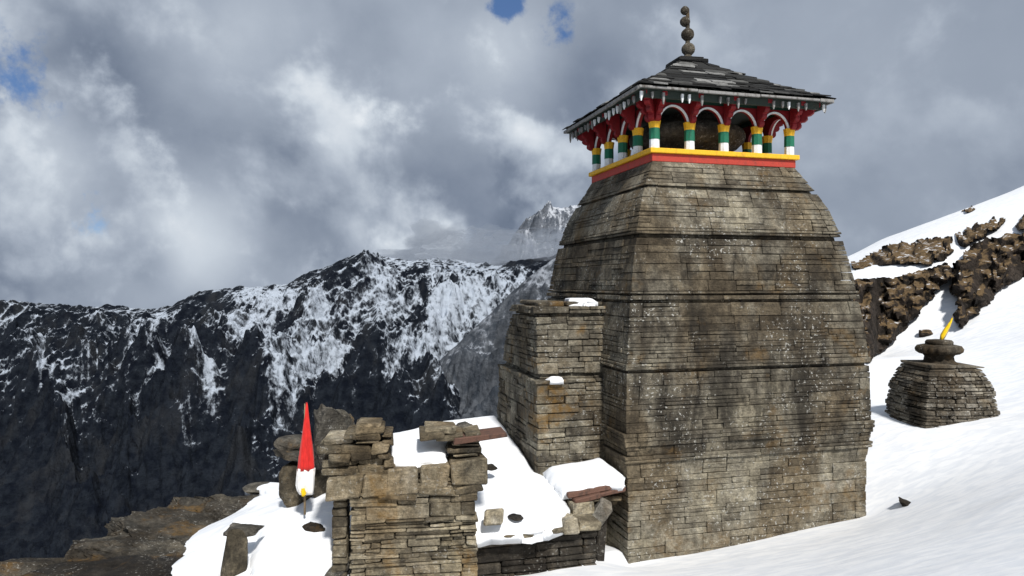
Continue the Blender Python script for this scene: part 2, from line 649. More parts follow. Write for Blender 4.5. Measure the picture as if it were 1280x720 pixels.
M_YEL = paint('yellow paint', (0.78, 0.43, 0.02), 0.3)
M_RED = paint('red band paint', (0.40, 0.045, 0.028), 0.4)
M_CRIM = paint('crimson paint', (0.20, 0.008, 0.011), 0.5, dirtc=(0.03, 0.01, 0.01))
M_GREEN = paint('green paint', (0.012, 0.135, 0.075), 0.35)
M_DGREEN = paint('dark green paint', (0.012, 0.05, 0.032), 0.4)
M_WHITE = paint('white paint', (0.78, 0.80, 0.80), 0.18)
M_WOOD = paint('weathered grey wood', (0.24, 0.235, 0.225), 0.95, 0.8)
M_SOFFIT = paint('dark eave boards', (0.03, 0.042, 0.034), 0.5, 0.8)
M_RUST = paint('rusty brown slab', (0.115, 0.060, 0.042), 0.75, 0.85, (0.03, 0.024, 0.02))
M_POLE = paint('bamboo pole', (0.22, 0.16, 0.09), 0.5)


def slate_mat():
    m, t = new_mat('roof slate')
    pos = t.n('ShaderNodeNewGeometry').outputs['Position']
    at = t.n('ShaderNodeAttribute', attribute_name='tint').outputs['Fac']
    rp = t.n('ShaderNodeValToRGB', {'Fac': t.math('ADD', t.math('MULTIPLY', at, 0.8), t.math('MULTIPLY', t.noise(pos, 5, 5, 0.65), 0.3))})
    el = rp.color_ramp.elements
    el[0].position, el[0].color = 0.1, (0.012, 0.012, 0.012, 1)
    el[1].position, el[1].color = 1.0, (0.30, 0.30, 0.29, 1)
    e = el.new(0.6)
    e.color = (0.032, 0.032, 0.031, 1)
    e = el.new(0.85)
    e.color = (0.10, 0.10, 0.095, 1)
    g = t.noise(pos, 26, 4, 0.7)
    finish(t, rp.outputs[0], 0.8, g, 0.8, 0.02, 0.12)
    return m


M_SLATE = slate_mat()


def snow_mat(name='snow', ripple=0.0, rock=False, dirt=0.0):
    m, t = new_mat(name)
    geo = t.n('ShaderNodeNewGeometry')
    pos = geo.outputs['Position']
    a = t.noise(pos, 0.8, 4, 0.5)
    b = t.noise(t.scale(pos, (1.2, 3.0, 2.0)), 1.7, 5, 0.55, 0.6)
    c = t.noise(pos, 22, 4, 0.6)
    crust = t.noise(t.scale(pos, (3.0, 7.0, 4.0)), 1.6, 6, 0.65, 0.3)
    h = t.math('ADD', t.math('ADD', t.math('MULTIPLY', a, 0.5), t.math('MULTIPLY', b, 0.45)), t.math('ADD', t.math('MULTIPLY', c, 0.10), t.math('MULTIPLY', crust, 0.30)))
    col = t.mix(t.mapr(b, 0.35, 0.65), (0.74, 0.765, 0.80), (0.86, 0.87, 0.88))
    if dirt:
        d = t.noise(pos, 6.0, 5, 0.7)
        col = t.mix(t.mapr(d, 0.66, 0.72, 0, dirt), col, (0.10, 0.085, 0.065))
    if rock:
        nz = t.n('ShaderNodeSeparateXYZ', {'Vector': geo.outputs['Normal']}).outputs[2]
        k = t.math('ADD', nz, t.math('MULTIPLY', t.math('SUBTRACT', t.noise(pos, 2.0, 5, 0.65), 0.5), 0.5))
        rk = t.mapr(k, 0.62, 0.50, 0, 1)
        rc = t.mix(t.noise(pos, 3.0, 5, 0.7), (0.03, 0.026, 0.02), (0.14, 0.115, 0.08))
        col = t.mix(rk, col, rc)
    finish(t, col, 0.65, h, 0.17, 0.10, 0.3)
    return m


M_SNOW = snow_mat('snow')
M_GROUND = snow_mat('snow ground', rock=True)


# ------------------------------------------------------------------ landforms
def tps_fit(pts):
    pts = np.array(pts, float)
    n = len(pts)
    d = np.linalg.norm(pts[:, None, :2] - pts[None, :, :2], axis=2)
    A = np.zeros((n + 3, n + 3))
    A[:n, :n] = d + np.eye(n) * 0.05
    A[:n, n] = 1
    A[:n, n + 1:] = pts[:, :2]
    A[n:, :n] = A[:n, n:].T
    b = np.zeros(n + 3)
    b[:n] = pts[:, 2]
    wts = np.linalg.solve(A, b)
    return pts, wts


def tps_eval(fit, x, y):
    pts, wts = fit
    n = len(pts)
    o = wts[n] + wts[n + 1] * x + wts[n + 2] * y
    for i in range(n):
        o = o + wts[i] * np.sqrt((x - pts[i, 0]) ** 2 + (y - pts[i, 1]) ** 2)
    return o


def grid_mesh(name, X, Y, Zz, mat, smooth=True):
    ny, nx = X.shape
    v = np.stack([X, Y, Zz], -1).reshape(-1, 3).astype(np.float32)
    idx = np.arange(ny * nx).reshape(ny, nx)
    q = np.stack([idx[:-1, :-1], idx[:-1, 1:], idx[1:, 1:], idx[1:, :-1]], -1).reshape(-1, 4)
    me = bpy.data.meshes.new(name)
    me.vertices.add(len(v))
    me.vertices.foreach_set('co', v.ravel())
    me.loops.add(q.size)
    me.loops.foreach_set('vertex_index', q.ravel().astype(np.int32))
    me.polygons.add(len(q))
    me.polygons.foreach_set('loop_start', np.arange(0, q.size, 4, dtype=np.int32))
    me.polygons.foreach_set('loop_total', np.full(len(q), 4, dtype=np.int32))
    me.polygons.foreach_set('use_smooth', np.full(len(q), smooth))
    me.materials.append(mat)
    me.update(calc_edges=True)
    me.validate()
    o = bpy.data.objects.new(name, me)
    COL.objects.link(o)
    return o


ctrl = []


def cp(px, py, D, dz=0.0):
    p = P(px, py, D)
    ctrl.append((p.x, p.y, p.z + dz))


# round the photographer
ctrl += [(0, 0, CZ - 1.6), (3, 0, CZ - 1.1), (-4, 0, CZ - 2.3), (0, -6, CZ + 0.2), (6, -5, CZ + 1.2), (-7, -5, CZ - 1.5), (12, -5, CZ + 2.5), (20, 0, CZ + 4)]
ctrl += [(0, 6, CZ - 3.5), (3, 6, CZ - 2.95), (-4, 6, CZ - 4.0), (-9, 6, CZ - 5.0)]
# foot of the temple and the foreground snow
cp(640, 715, 12.9); cp(700, 706, 13.0); cp(745, 706, 12.95); cp(785, 707, 13.45); cp(880, 690, 13.9); cp(980, 669, 14.3); cp(1083, 645, 14.9)
cp(770, 690, 13.7)
cp(1180, 660, 11.3); cp(1280, 720, 6.7); cp(1100, 720, 8.6); cp(900, 722, 11.2); cp(1280, 620, 11.2); cp(1000, 715, 10.4)
# round the shrine
cp(1106, 513, 19.25); cp(1156, 537, 17.3); cp(1257, 521, 17.3); cp(1215, 505, 19.25); cp(1180, 490, 21.5); cp(1280, 515, 17.3); cp(1280, 450, 23.0)
# hillside
cp(1092, 450, 31); cp(1140, 405, 33); cp(1197, 408, 31); cp(1240, 375, 33); cp(1280, 343, 35); cp(1400, 240, 38)
cp(1066, 356, 36.5); cp(1120, 345, 36.6); cp(1190, 332, 36); cp(1280, 287, 37)
cp(1066, 318, 52); cp(1100, 300, 53); cp(1170, 277, 54); cp(1280, 232, 56); cp(1400, 185, 58)
ctrl += [(30, 62, CZ + 0.5), (45, 64, CZ + 6), (60, 66, CZ + 12), (26, 75, CZ - 6), (45, 78, CZ + 0), (70, 75, CZ + 12), (70, 30, CZ + 18), (60, 5, CZ + 14), (40, 15, CZ + 8)]
cp(1000, 345, 50); cp(900, 400, 45); cp(1000, 430, 30); cp(900, 560, 20); cp(760, 620, 20, -1)
# the terrace to the left
cp(350, 650, 13.0); cp(300, 700, 12.0); cp(400, 690, 11.9); cp(400, 625, 13.6); cp(320, 633, 14.4); cp(290, 655, 13.2); cp(340, 609, 16.5, -.1); cp(240, 705, 12.6, -.1); cp(330, 690, 12)
cp(440, 640, 14.5, -.3); cp(500, 640, 15, -.4); cp(600, 640, 16, -.3)
ctrl += [(-2, 10, CZ - 5.1), (0, 10, CZ - 4.75), (-5, 9.6, CZ - 4.9), (-9, 12, CZ - 5.6), (-10, 8, CZ - 5.4), (-3.5, 19, CZ - 5.0), (0, 20, CZ - 5.0), (-6.5, 15.5, CZ - 5.2)]
fit = tps_fit(ctrl)


def spaced(lo, hi, n, c, k):
    """grid lines denser round c"""
    s = np.linspace(-1, 1, n)
    t = np.sinh(k * s) / np.sinh(k)
    return np.where(t < 0, c + (c - lo) * t, c + (hi - c) * t)


gx = spaced(-26, 75, 300, 1.0, 2.4)
gy = spaced(-12, 82, 300, 14.0, 2.2)
X, Y = np.meshgrid(gx, gy)


def ground_z(X, Y):
    z = tps_eval(fit, X, Y)
    # the edge of the terrace, beyond it the ground falls into the valley
    ex = np.interp(Y, [-12, 5, 9, 11, 12.5, 14, 16, 18, 20, 24, 30, 45, 60, 80], [-16, -13, -9.6, -8.6, -7.7, -7.1, -6.6, -5.3, -3, 1.5, 5, 13, 22, 30])
    ex = ex + 0.25 * vnoise2(X * 0.9, Y * 0.9, 5)
    d = np.maximum(ex - X, 0)
    z = z - 1.25 * d - 0.35 * np.minimum(d, 1.0) ** 0.5
    near = np.clip((np.hypot(X, Y) - 4) / 6, 0, 1)
    z = z + near * (0.018 * fbm2(X * 0.4, Y * 0.6, 4, 11) + 0.006 * fbm2(X * 2.2, Y * 3.5, 3, 12))
    return z


grid_mesh('snow_ground', X, Y, ground_z(X, Y), M_GROUND)['kind'] = 'structure'


def gz(x, y):
    return float(ground_z(np.array([[x]], float), np.array([[y]], float))[0, 0])


# ---- mountains across the valley
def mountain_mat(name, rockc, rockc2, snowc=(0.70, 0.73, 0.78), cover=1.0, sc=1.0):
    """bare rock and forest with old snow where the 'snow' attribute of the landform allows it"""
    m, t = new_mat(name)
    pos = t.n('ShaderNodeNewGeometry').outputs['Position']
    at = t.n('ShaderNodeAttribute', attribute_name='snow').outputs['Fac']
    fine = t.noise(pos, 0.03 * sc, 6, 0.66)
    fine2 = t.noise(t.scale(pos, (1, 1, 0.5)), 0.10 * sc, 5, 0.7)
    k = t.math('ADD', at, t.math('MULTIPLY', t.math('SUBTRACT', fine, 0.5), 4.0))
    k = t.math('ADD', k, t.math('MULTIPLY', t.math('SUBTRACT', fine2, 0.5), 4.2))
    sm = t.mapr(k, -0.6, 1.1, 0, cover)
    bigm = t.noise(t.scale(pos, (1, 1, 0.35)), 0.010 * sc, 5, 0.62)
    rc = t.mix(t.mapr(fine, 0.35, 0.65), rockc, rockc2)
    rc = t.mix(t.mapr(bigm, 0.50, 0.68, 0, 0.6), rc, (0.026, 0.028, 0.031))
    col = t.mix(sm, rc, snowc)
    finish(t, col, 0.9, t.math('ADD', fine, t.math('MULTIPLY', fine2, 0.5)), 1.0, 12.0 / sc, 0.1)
    return m


def mountain(name, prof, D0, D1, zb, mat, pxr, nx, ny, amp, seed, back=500, lam=420.0, crest=0.16, warp=(0.0, 0.0), spurs=(), snow=((300, 0.8), (600, -3)), fields=(), gully=16.0):
    px = np.linspace(pxr[0], pxr[1], nx)
    t = np.concatenate([np.linspace(0, 1, ny), 1 + np.linspace(0.02, 1, 24) ** 1.0 * back / (D1 - D0)])
    PX, T = np.meshgrid(px, t)
    D = D0 + (D1 - D0) * T
    Xw = (PX - 640) / F * D
    zr = CZ + (HY - np.interp(PX, [p[0] for p in prof], [p[1] for p in prof])) / F * D1
    tt = np.clip(T, 0, 1)
    z = zb + (zr - zb) * tt
    z = np.where(T > 1, zr - (D - D1) * 0.8, z)
    wx = 60 * vnoise2(Xw / 300, D / 300, seed + 40)
    sx = Xw + warp[0] * (D1 - D)
    rid = fbm2((sx + wx) / lam, (D + wx) / (lam * 1.5), 7, seed, 0.50, True)
    small = fbm2((Xw + 0.5 * (D1 - D) + 0.5 * wx) / 120, (D + wx) / 120, 6, seed + 9, 0.56, True)
    env = np.clip((1 - tt) * 7.0, 0, 1) * (0.35 + 0.65 * np.clip(tt * 2.5, 0, 1))
    env = np.maximum(env, crest * np.clip(1 - (T - 1) * 2, 0, 1) * (tt > 0.5))
    # named spurs coming down from the crest: (column, share of the height) polylines
    for line, h, wid in spurs:
        best = np.full(PX.shape, 1e9)
        for (ax, at_), (bx, bt) in zip(line[:-1], line[1:]):
            sc_ = 340.0
            dx, dy = bx - ax, (bt - at_) * sc_
            u = np.clip(((PX - ax) * dx + (T - at_) * sc_ * dy) / (dx * dx + dy * dy), 0, 1)
            best = np.minimum(best, np.hypot(PX - ax - u * dx, (T - at_) * sc_ - u * dy))
        best = best + 9 * vnoise2(PX / 22, T * 14, seed + 70)
        z = z + h * np.exp(-np.abs(best) / wid) * np.clip((1 - tt) * 1.9, 0, 1)
    z = z + amp * (rid - 1.05) * env + amp * 0.24 * (small - 1.0) * np.clip(env * 1.6, 0, 1)
    # gullies running obliquely down the flanks
    sk = np.zeros_like(z)
    for c_, wl, sd_ in ((0.62, 46.0, 81), (-0.55, 52.0, 82), (0.15, 60.0, 83)):
        reg = np.clip(vnoise2(Xw / 420 + sd_, D / 420, sd_) * 1.6 + 0.45, 0, 1)
        r_ = 1 - np.abs(vnoise2((Xw + c_ * D + 0.35 * wx) / wl, (D - c_ * Xw) / (wl * 9), sd_)) * 3.2
        sk = np.maximum(sk, np.clip(r_, 0, 1) * reg)
    z = z - gully * sk * np.clip((1 - tt) * 8, 0.25, 1)
    # where snow stays: gentle ground, high ground, gullies
    dzx = np.gradient(z, axis=1) / np.gradient(Xw, axis=1)
    dzy = np.gradient(z, axis=0) / np.gradient(D, axis=0)
    nz = 1 / np.sqrt(1 + dzx ** 2 + dzy ** 2)
    face = -dzx * nz
    nzn = np.clip((nz - nz.mean(1, keepdims=True)) / (nz.std(1, keepdims=True) + .02), -2, 2)
    row = HY - (z - CZ) / D * F
    # the broad flanks: more snow on those turned right, less on those turned left
    zs_ = z.copy()
    for ax_, wd_ in ((1, 7), (0, 7), (1, 7), (0, 7)):
        acc = np.zeros_like(zs_)
        for q_ in range(-wd_, wd_ + 1):
            acc += np.roll(zs_, q_, axis=ax_)
        zs_ = acc / (2 * wd_ + 1)
    flank = -(np.gradient(zs_, axis=1) / np.gradient(Xw, axis=1))
    flank = np.clip((flank - flank.mean()) / flank.std(), -1.8, 1.8)
    alt = np.interp(row, [p[0] for p in snow], [p[1] for p in snow])
    pat = fbm2(Xw / 190, D / 260, 4, seed + 55)
    k = 0.75 * nzn + alt + 0.6 * pat + 0.25 * np.clip(face, -1.5, 1.5) + 1.1 * (sk - 0.3) + 0.62 * flank
    for (fx, fy, rx, ry, v) in fields:
        k = k + v * np.exp(-(((PX - fx) / rx) ** 2 + ((row - fy) / ry) ** 2))
    o = grid_mesh(name, Xw, D, z, mat)
    a_ = o.data.attributes.new('snow', 'FLOAT', 'POINT')
    a_.data.foreach_set('value', k.ravel().astype(np.float32))
    return o


M_MTN = mountain_mat('cloud shaded snow dusted mountain', (0.003, 0.005, 0.010), (0.013, 0.017, 0.024), (0.40, 0.45, 0.52))  # cloud shade and haze are put into the near-black rock and blue-grey snow
ridge = [(-300, 372), (-100, 378), (0, 374), (60, 379), (130, 384), (215, 379), (250, 366), (275, 361), (300, 357), (335, 361), (365, 352), (385, 342), (400, 335), (430, 318), (455, 311),
         (480, 317), (510, 324), (560, 327), (620, 330), (690, 318), (760, 300), (950, 290)]
SP = [([(455, 1.0), (405, .80), (350, .55), (300, .3)], 189, 34), ([(455, 1.0), (480, .8), (470, .6), (500, .4)], 130, 28), ([(365, 1.0), (330, .85), (250, .62), (210, .4)], 130, 30),
      ([(20, 1.0), (90, .84), (170, .66), (240, .45)], 159, 28), ([(110, 1.0), (190, .82), (280, .66), (330, .45)], 130, 28), ([(540, 1.0), (560, .8), (530, .6), (560, .35)], 159, 32),
      ([(620, 1.0), (600, .8), (610, .6)], 116, 30), ([(-60, 1.0), (10, .8), (60, .55), (100, .3)], 159, 30), ([(250, 1.0), (235, .85), (160, .55), (150, .3)], 101, 26)]
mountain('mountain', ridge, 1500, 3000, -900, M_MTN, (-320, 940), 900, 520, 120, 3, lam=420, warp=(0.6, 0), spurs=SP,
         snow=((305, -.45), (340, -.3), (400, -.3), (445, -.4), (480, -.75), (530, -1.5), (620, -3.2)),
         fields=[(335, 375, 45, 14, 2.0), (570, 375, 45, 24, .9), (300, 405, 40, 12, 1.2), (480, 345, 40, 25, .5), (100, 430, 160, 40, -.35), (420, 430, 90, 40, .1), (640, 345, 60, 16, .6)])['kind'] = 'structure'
M_SPUR = mountain_mat('haze grey mountain spur', (0.040, 0.048, 0.060), (0.10, 0.11, 0.125), (0.36, 0.39, 0.44), 0.75)  # rock and snow paled to grey-blue: distance haze put into the colour
spur = [(380, 640), (440, 568), (480, 530), (520, 482), (560, 441), (600, 402), (640, 366), (670, 338), (700, 313), (730, 292), (760, 270), (900, 230), (1000, 220)]
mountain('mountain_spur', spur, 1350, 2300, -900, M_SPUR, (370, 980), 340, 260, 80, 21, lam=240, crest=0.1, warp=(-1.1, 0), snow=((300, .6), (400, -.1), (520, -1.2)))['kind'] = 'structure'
M_PEAK = mountain_mat('haze pale far snowy peak', (0.09, 0.105, 0.13), (0.17, 0.185, 0.21), (0.55, 0.58, 0.63), 0.9, 0.6)  # rock paled to make the peak faint, haze put into its colour
peak = [(560, 420), (600, 360), (630, 318), (650, 286), (662, 272), (676, 263), (690, 257), (705, 257), (716, 255), (735, 262), (760, 280), (800, 320), (860, 380)]
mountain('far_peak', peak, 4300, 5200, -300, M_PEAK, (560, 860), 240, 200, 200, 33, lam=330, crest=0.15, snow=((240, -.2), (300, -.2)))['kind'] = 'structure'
# valley floor, dark and far below
vx, vy = np.meshgrid(np.linspace(-6000, 6000, 60), np.linspace(40, 3000, 60))
M_VAL, tv = new_mat('dark forested valley')
pv = tv.n('ShaderNodeNewGeometry').outputs['Position']
finish(tv, tv.mix(tv.noise(pv, 0.02, 6, 0.7), (0.006, 0.008, 0.008), (0.022, 0.024, 0.022)), 0.95, tv.noise(pv, 0.05, 5, 0.7), 1.0, 10)
vz = -40 - 0.55 * np.minimum(vy, 1500) + 30 * fbm2(vx / 300, vy / 300, 4, 77) * np.clip(vy / 400, 0, 1)
grid_mesh('valley', vx, vy, vz, M_VAL)['kind'] = 'structure'


def cloud(name, parts, density, color=(0.8, 0.83, 0.88), seed=1, absorb=0.5):
    bm = bmesh.new()
    for (px, py, D, rx, ry, rz) in parts:
        geom = bmesh.ops.create_icosphere(bm, subdivisions=4, radius=1)
        c = P(px, py, D)
        for v in geom['verts']:
            q = v.co * 1.7 + Vector((px * .1, py * .07, seed))
            k = 1 + 0.45 * mnoise.fractal(q, 0.8, 2.0, 5)
            v.co = Vector((v.co.x * rx * k, v.co.y * ry * k, v.co.z * rz * k)) + c
    me = bpy.data.meshes.new(name)
    bm.to_mesh(me)
    bm.free()
    m = bpy.data.materials.new('cloud vapour ' + name)
    m.use_nodes = True
    t = NT(m.node_tree)
    vol = t.n('ShaderNodeVolumePrincipled', {'Color': color, 'Density': density, 'Anisotropy': 0.2})
    t.n('ShaderNodeOutputMaterial', {'Volume': vol.outputs[0]})
    me.materials.append(m)
    o = bpy.data.objects.new(name, me)
    COL.objects.link(o)
    o['kind'] = 'stuff'
    return o


rc = random.Random(8)
puffs = [(650, 330, 3700, 420, 300, 120), (725, 330, 3750, 300, 260, 130), (560, 322, 3500, 330, 200, 60)]
puffs += [(690, 300, 3900, 170, 90, 75), (660, 292, 3950, 90, 60, 40), (735, 290, 3900, 120, 70, 60)]
for _ in range(7):
    puffs.append((rc.uniform(540, 700), rc.uniform(314, 326), rc.uniform(2860, 2940), rc.uniform(70, 140), rc.uniform(40, 70), rc.uniform(12, 22)))
for _ in range(16):
    puffs.append((rc.uniform(520, 740), rc.uniform(298, 325), rc.uniform(3450, 4000), rc.uniform(70, 190), rc.uniform(100, 200), rc.uniform(40, 90)))
cloud('cloud_bank', puffs, 0.005, (0.55, 0.59, 0.65))

# ------------------------------------------------------------------ hillside outcrops
def inside(poly, x, y):
    c = False
    j = len(poly) - 1
    for i in range(len(poly)):
        xi, yi = poly[i]
        xj, yj = poly[j]
        if (yi > y) != (yj > y) and x < (xj - xi) * (y - yi) / (yj - yi) + xi:
            c = not c
        j = i
    return c


def crag_mat():
    m, t = new_mat('crag')
    geo = t.n('ShaderNodeNewGeometry')
    pos = geo.outputs['Position']
    nz = t.n('ShaderNodeSeparateXYZ', {'Vector': geo.outputs['Normal']}).outputs[2]
    a = t.noise(pos, 0.9, 6, 0.68, 0.5)
    b = t.noise(pos, 4.0, 5, 0.7)
    vor = t.n('ShaderNodeTexVoronoi', {'Vector': pos, 'Scale': 1.1}, feature='DISTANCE_TO_EDGE').outputs['Distance']
    col = t.mix(t.mapr(a, 0.35, 0.66), (0.008, 0.007, 0.006), (0.046, 0.036, 0.029))
    col = t.mix(t.mapr(b, 0.5, 0.7, 0, 0.5), col, (0.10, 0.082, 0.066))
    col = t.mix(t.mapr(vor, 0.0, 0.05, 0.8, 0), col, (0.012, 0.01, 0.008))
    k = t.math('ADD', nz, t.math('MULTIPLY', t.math('SUBTRACT', b, 0.5), 0.8))
    col = t.mix(t.mapr(k, 0.72, 0.98), col, (0.17, 0.115, 0.06))       # dry grass on the ledges
    col = t.mix(t.math('MULTIPLY', t.mapr(k, 0.93, 1.08), t.mapr(t.noise(pos, 1.7, 3), 0.5, 0.58)), col, (0.8, 0.82, 0.85))
    h = t.math('ADD', a, t.math('ADD', t.math('MULTIPLY', b, 0.35), t.math('MULTIPLY', vor, 0.6)))
    finish(t, col, 0.95, h, 1.0, 0.5, 0.1)
    return m


M_CRAG = crag_mat()


GD = np.linspace(9, 75, 1100)


def hit(px, py):
    """depth at which the line of sight through a picture point first meets the ground"""
    xg, zg = (px - 640) / F * GD, CZ + (HY - py) / F * GD
    below = np.nonzero(ground_z(xg, GD) >= zg)[0]
    return float(GD[below[0]]) if len(below) else None


def crag(label, poly, Dlo, Dhi, seed, step=2.6, bulge=0.9, thick=3.0, parent=None, name='rock_outcrop'):
    """a rock face with the outline of poly, standing on the slope at depth Dlo (foot) to Dhi (top)"""
    xs = [p[0] for p in poly]
    ys = [p[1] for p in poly]
    y0, y1 = min(ys), max(ys)
    nx = int((max(xs) - min(xs)) / step) + 2
    ny = int((y1 - y0) / step) + 2
    keep = {}
    V, Fc = [], []
    off = Vector((seed * 13.7, seed * 3.1, 0))

    def jitter(i, j):
        x = min(xs) + i * step
        y = y0 + j * step
        e = mnoise.noise_vector(Vector((x * .09, y * .09, seed))) * 3.5 + mnoise.noise_vector(Vector((x * .3, y * .3, seed))) * 2.0
        return x + e.x, y + e.y, x, y

    feet = {}

    def column(x):
        k = int(round(x / 6.0))
        if k not in feet:
            yy = [y0 + (y1 - y0) * q / 60 for q in range(61)]
            yi = [q for q in yy if inside(poly, k * 6.0, q)]
            if not yi:
                yi = [min(poly, key=lambda p: abs(p[0] - k * 6.0))[1]]
            lo = hit(k * 6.0, max(yi)) or Dlo
            hi = hit(k * 6.0, min(yi) - 1) or lo + 4
            feet[k] = (min(yi), max(yi), lo, min(hi, lo + 5.0))
        return feet[k]

    def depth(x, y):
        fl, fq = math.floor(x / 6.0), x / 6.0 - math.floor(x / 6.0)
        ya, yb, lo, hi = (a + (b - a) * fq for a, b in zip(column(fl * 6.0), column((fl + 1) * 6.0)))
        f = max(0.0, min(1.0, (yb - y) / max(yb - ya, 4)))
        D = lo + (hi - lo) * f ** 1.4 - 0.45
        q = Vector((x * .035, y * .05, 0)) + off
        return D - bulge * (0.6 * mnoise.fractal(q, 0.95, 2.1, 5) + 0.9 * abs(mnoise.noise(q * 1.3)) + 0.25 * mnoise.cell(Vector((x * .05, y * .025, seed)) + 0.3 * mnoise.noise_vector(q * 2)))

    cells = []
    for j in range(ny):
        for i in range(nx):
            _, _, x, y = jitter(i + 0.5, j + 0.5)
            e = mnoise.noise_vector(Vector((x * .12, y * .12, seed + 5))) * 4
            if inside(poly, x + e.x, y + e.y):
                cells.append((i, j))
    edge = {}
    cen = P(sum(xs) / len(xs), sum(ys) / len(ys), (Dlo + Dhi) / 2)
    vdir = (cen - Vector((0, 0, CZ))).normalized()

    def vid(i, j, back):
        k = (i, j, back)
        if k not in keep:
            x, y, xx, yy = jitter(i, j)
            D = depth(xx, yy)
            p = P(x, y, D)
            if back:
                p = p + vdir * thick
                p = cen + vdir * thick + (p - cen - vdir * thick) * 0.9
            keep[k] = len(V)
            V.append(p)
        return keep[k]

    for (i, j) in cells:
        q = [(i, j), (i, j + 1), (i + 1, j + 1), (i + 1, j)]
        Fc.append(tuple(vid(a, b, False) for a, b in q))
        Fc.append(tuple(vid(a, b, True) for a, b in reversed(q)))
        for a, b in zip(q, q[1:] + q[:1]):
            if (b, a) in edge:
                del edge[(b, a)]
            else:
                edge[(a, b)] = 1
    for a, b in edge:
        Fc.append((vid(*b, False), vid(*a, False), vid(*a, True), vid(*b, True)))
    o = link_mesh(name, V, Fc, M_CRAG, None, smooth=True)
    o.data.set_sharp_from_angle(angle=R(40))
    return tag(o, label, 'rock')


crag('dark brown rock outcrop on the snowy slope just right of the tall tower',
     [(1030, 366), (1060, 352), (1085, 347), (1110, 348), (1135, 343), (1160, 337), (1186, 329), (1196, 338), (1183, 352), (1165, 374), (1140, 402), (1115, 427), (1092, 449), (1075, 452), (1040, 450)], 31.6, 36.0, 1)
crag('large dark rock outcrop with a pointed foot at the right edge behind the small shrine',
     [(1191, 335), (1200, 318), (1225, 302), (1250, 296), (1285, 289), (1310, 280), (1310, 322), (1275, 346), (1250, 364), (1225, 386), (1199, 411), (1190, 403), (1197, 385), (1186, 360)], 30.9, 35.6, 2)
crag('low brown boulder band along the snow above the outcrop beside the tower',
     [(1062, 330), (1085, 322), (1098, 312), (1115, 306), (1140, 302), (1165, 297), (1192, 298), (1190, 318), (1165, 328), (1135, 330), (1112, 330), (1090, 331), (1066, 338)], 37.6, 39.0, 3, bulge=0.6, thick=1.8)
crag('narrow tan rock ledge slanting across the upper snow slope at right',
     [(1196, 292), (1215, 283), (1240, 274), (1258, 271), (1252, 282), (1230, 295), (1212, 305), (1197, 308)], 37.2, 39.5, 4, bulge=0.5, thick=1.6)
crag('tiny dark rock sticking out of the snow high on the right ridge', [(1201, 265), (1212, 259), (1221, 257), (1219, 262), (1205, 268)], 48.3, 49, 5, step=1.8, bulge=0.3, thick=1.2)
crag('small dark rock cluster at the right edge of the snow slope above the large outcrop', [(1268, 283), (1276, 272), (1300, 268), (1300, 285), (1275, 288)], 39.5, 40.5, 6, bulge=0.4, thick=1.4)

# ------------------------------------------------------------------ the temple
TW = 5.33
fT = frame(2.175, 13.5, 15)
temple = thing('stone_temple', fT(TW / 2, TW / 2, 0.3), 'tall curved stone temple tower with a painted pillared pavilion under a slate roof', 'temple')
insz = [-6.4, -3.42, -3.4, -3.0, -2.87, -1.56, -0.9, -0.3, 0.35, 1.07, 1.55, 1.98, 2.46, 2.7]
insv = [0.0, 0.0, -0.03, -0.07, -0.07, -0.04, 0.02, 0.11, 0.20, 0.35, 0.49, 0.69, 0.96, 1.05]


def tprof(z):
    i = float(np.interp(z - CZ, insz, insv))
    return (i, TW - i, i, TW - i)


r = random.Random(5)
cs = []
for (za, zb_, lo, hi) in [(-6.4, -3.36, 0.2, 0.36), (-3.23, -3.05, 0.15, 0.2), (-2.80, -1.68, 0.18, 0.30), (-1.50, -0.36, 0.2, 0.34), (-0.14, 0.90, 0.18, 0.34), (1.10, 1.92, 0.2, 0.34), (2.05, 2.52, 0.18, 0.25)]:
    cs += split_courses(r, CZ + za, CZ + zb_, lo, hi)
# string courses: a shaded groove under a thin projecting slab
for za, zb_, ex in [(-3.36, -3.23, 0.05), (-3.05, -2.95, 0.03), (-2.95, -2.80, 0.05), (-1.68, -1.62, -0.07), (-1.62, -1.50, 0.03), (-0.36, -0.31, -0.06), (-0.31, -0.22, 0.03), (-0.22, -0.19, -0.04), (-0.19, -0.14, 0.03),
                    (0.90, 0.98, -0.10), (0.98, 1.04, 0.0), (1.04, 1.10, 0.015), (1.92, 1.98, -0.08), (1.98, 2.05, 0.0)]:
    cs.append((CZ + za, CZ + zb_, ex))
cs.sort()


def ttint(side, s, z):
    zr = z - CZ
    base = 0.40
    if zr < -3.3:
        base = 0.68
    elif zr > 1.05:
        base = 0.60
    elif zr < -1.6:
        base = 0.42
    if side == 'F' and -3.3 < zr < 0.9 and 0.25 < s < 0.75:
        base -= 0.08
    return min(1, max(0, r.gauss(base, 0.13)))


st = Stones(3)
masonry(st, fT, [c for c in cs if c[0] < CZ - 3.4], tprof, (0.45, 1.3), 0.26, 0.007, 0.012, 0.011, ttint, 0.007, split=(.38, .54, .08))
masonry(st, fT, [c for c in cs if c[0] >= CZ - 3.4], tprof, (0.4, 1.5), 0.26, 0.007, 0.012, 0.010, ttint, 0.006, split=(.30, .52, .18))
wall = st.build('tower_wall', M_TOWER, temple)
v, f = prism(fT, lambda z: tuple(x + s * 0.17 for x, s in zip(tprof(z), (1, -1, 1, -1))), [CZ + z for z in (-6.4, -3.4, -2.9, -1.5, -0.2, 1.0, 1.95, 2.47)])
link_mesh('tower_core', v, f, M_CORE, temple)

# the porch against the tower's left side
zpt = [-6.0, -3.2, -1.98, -1.95, -0.4]


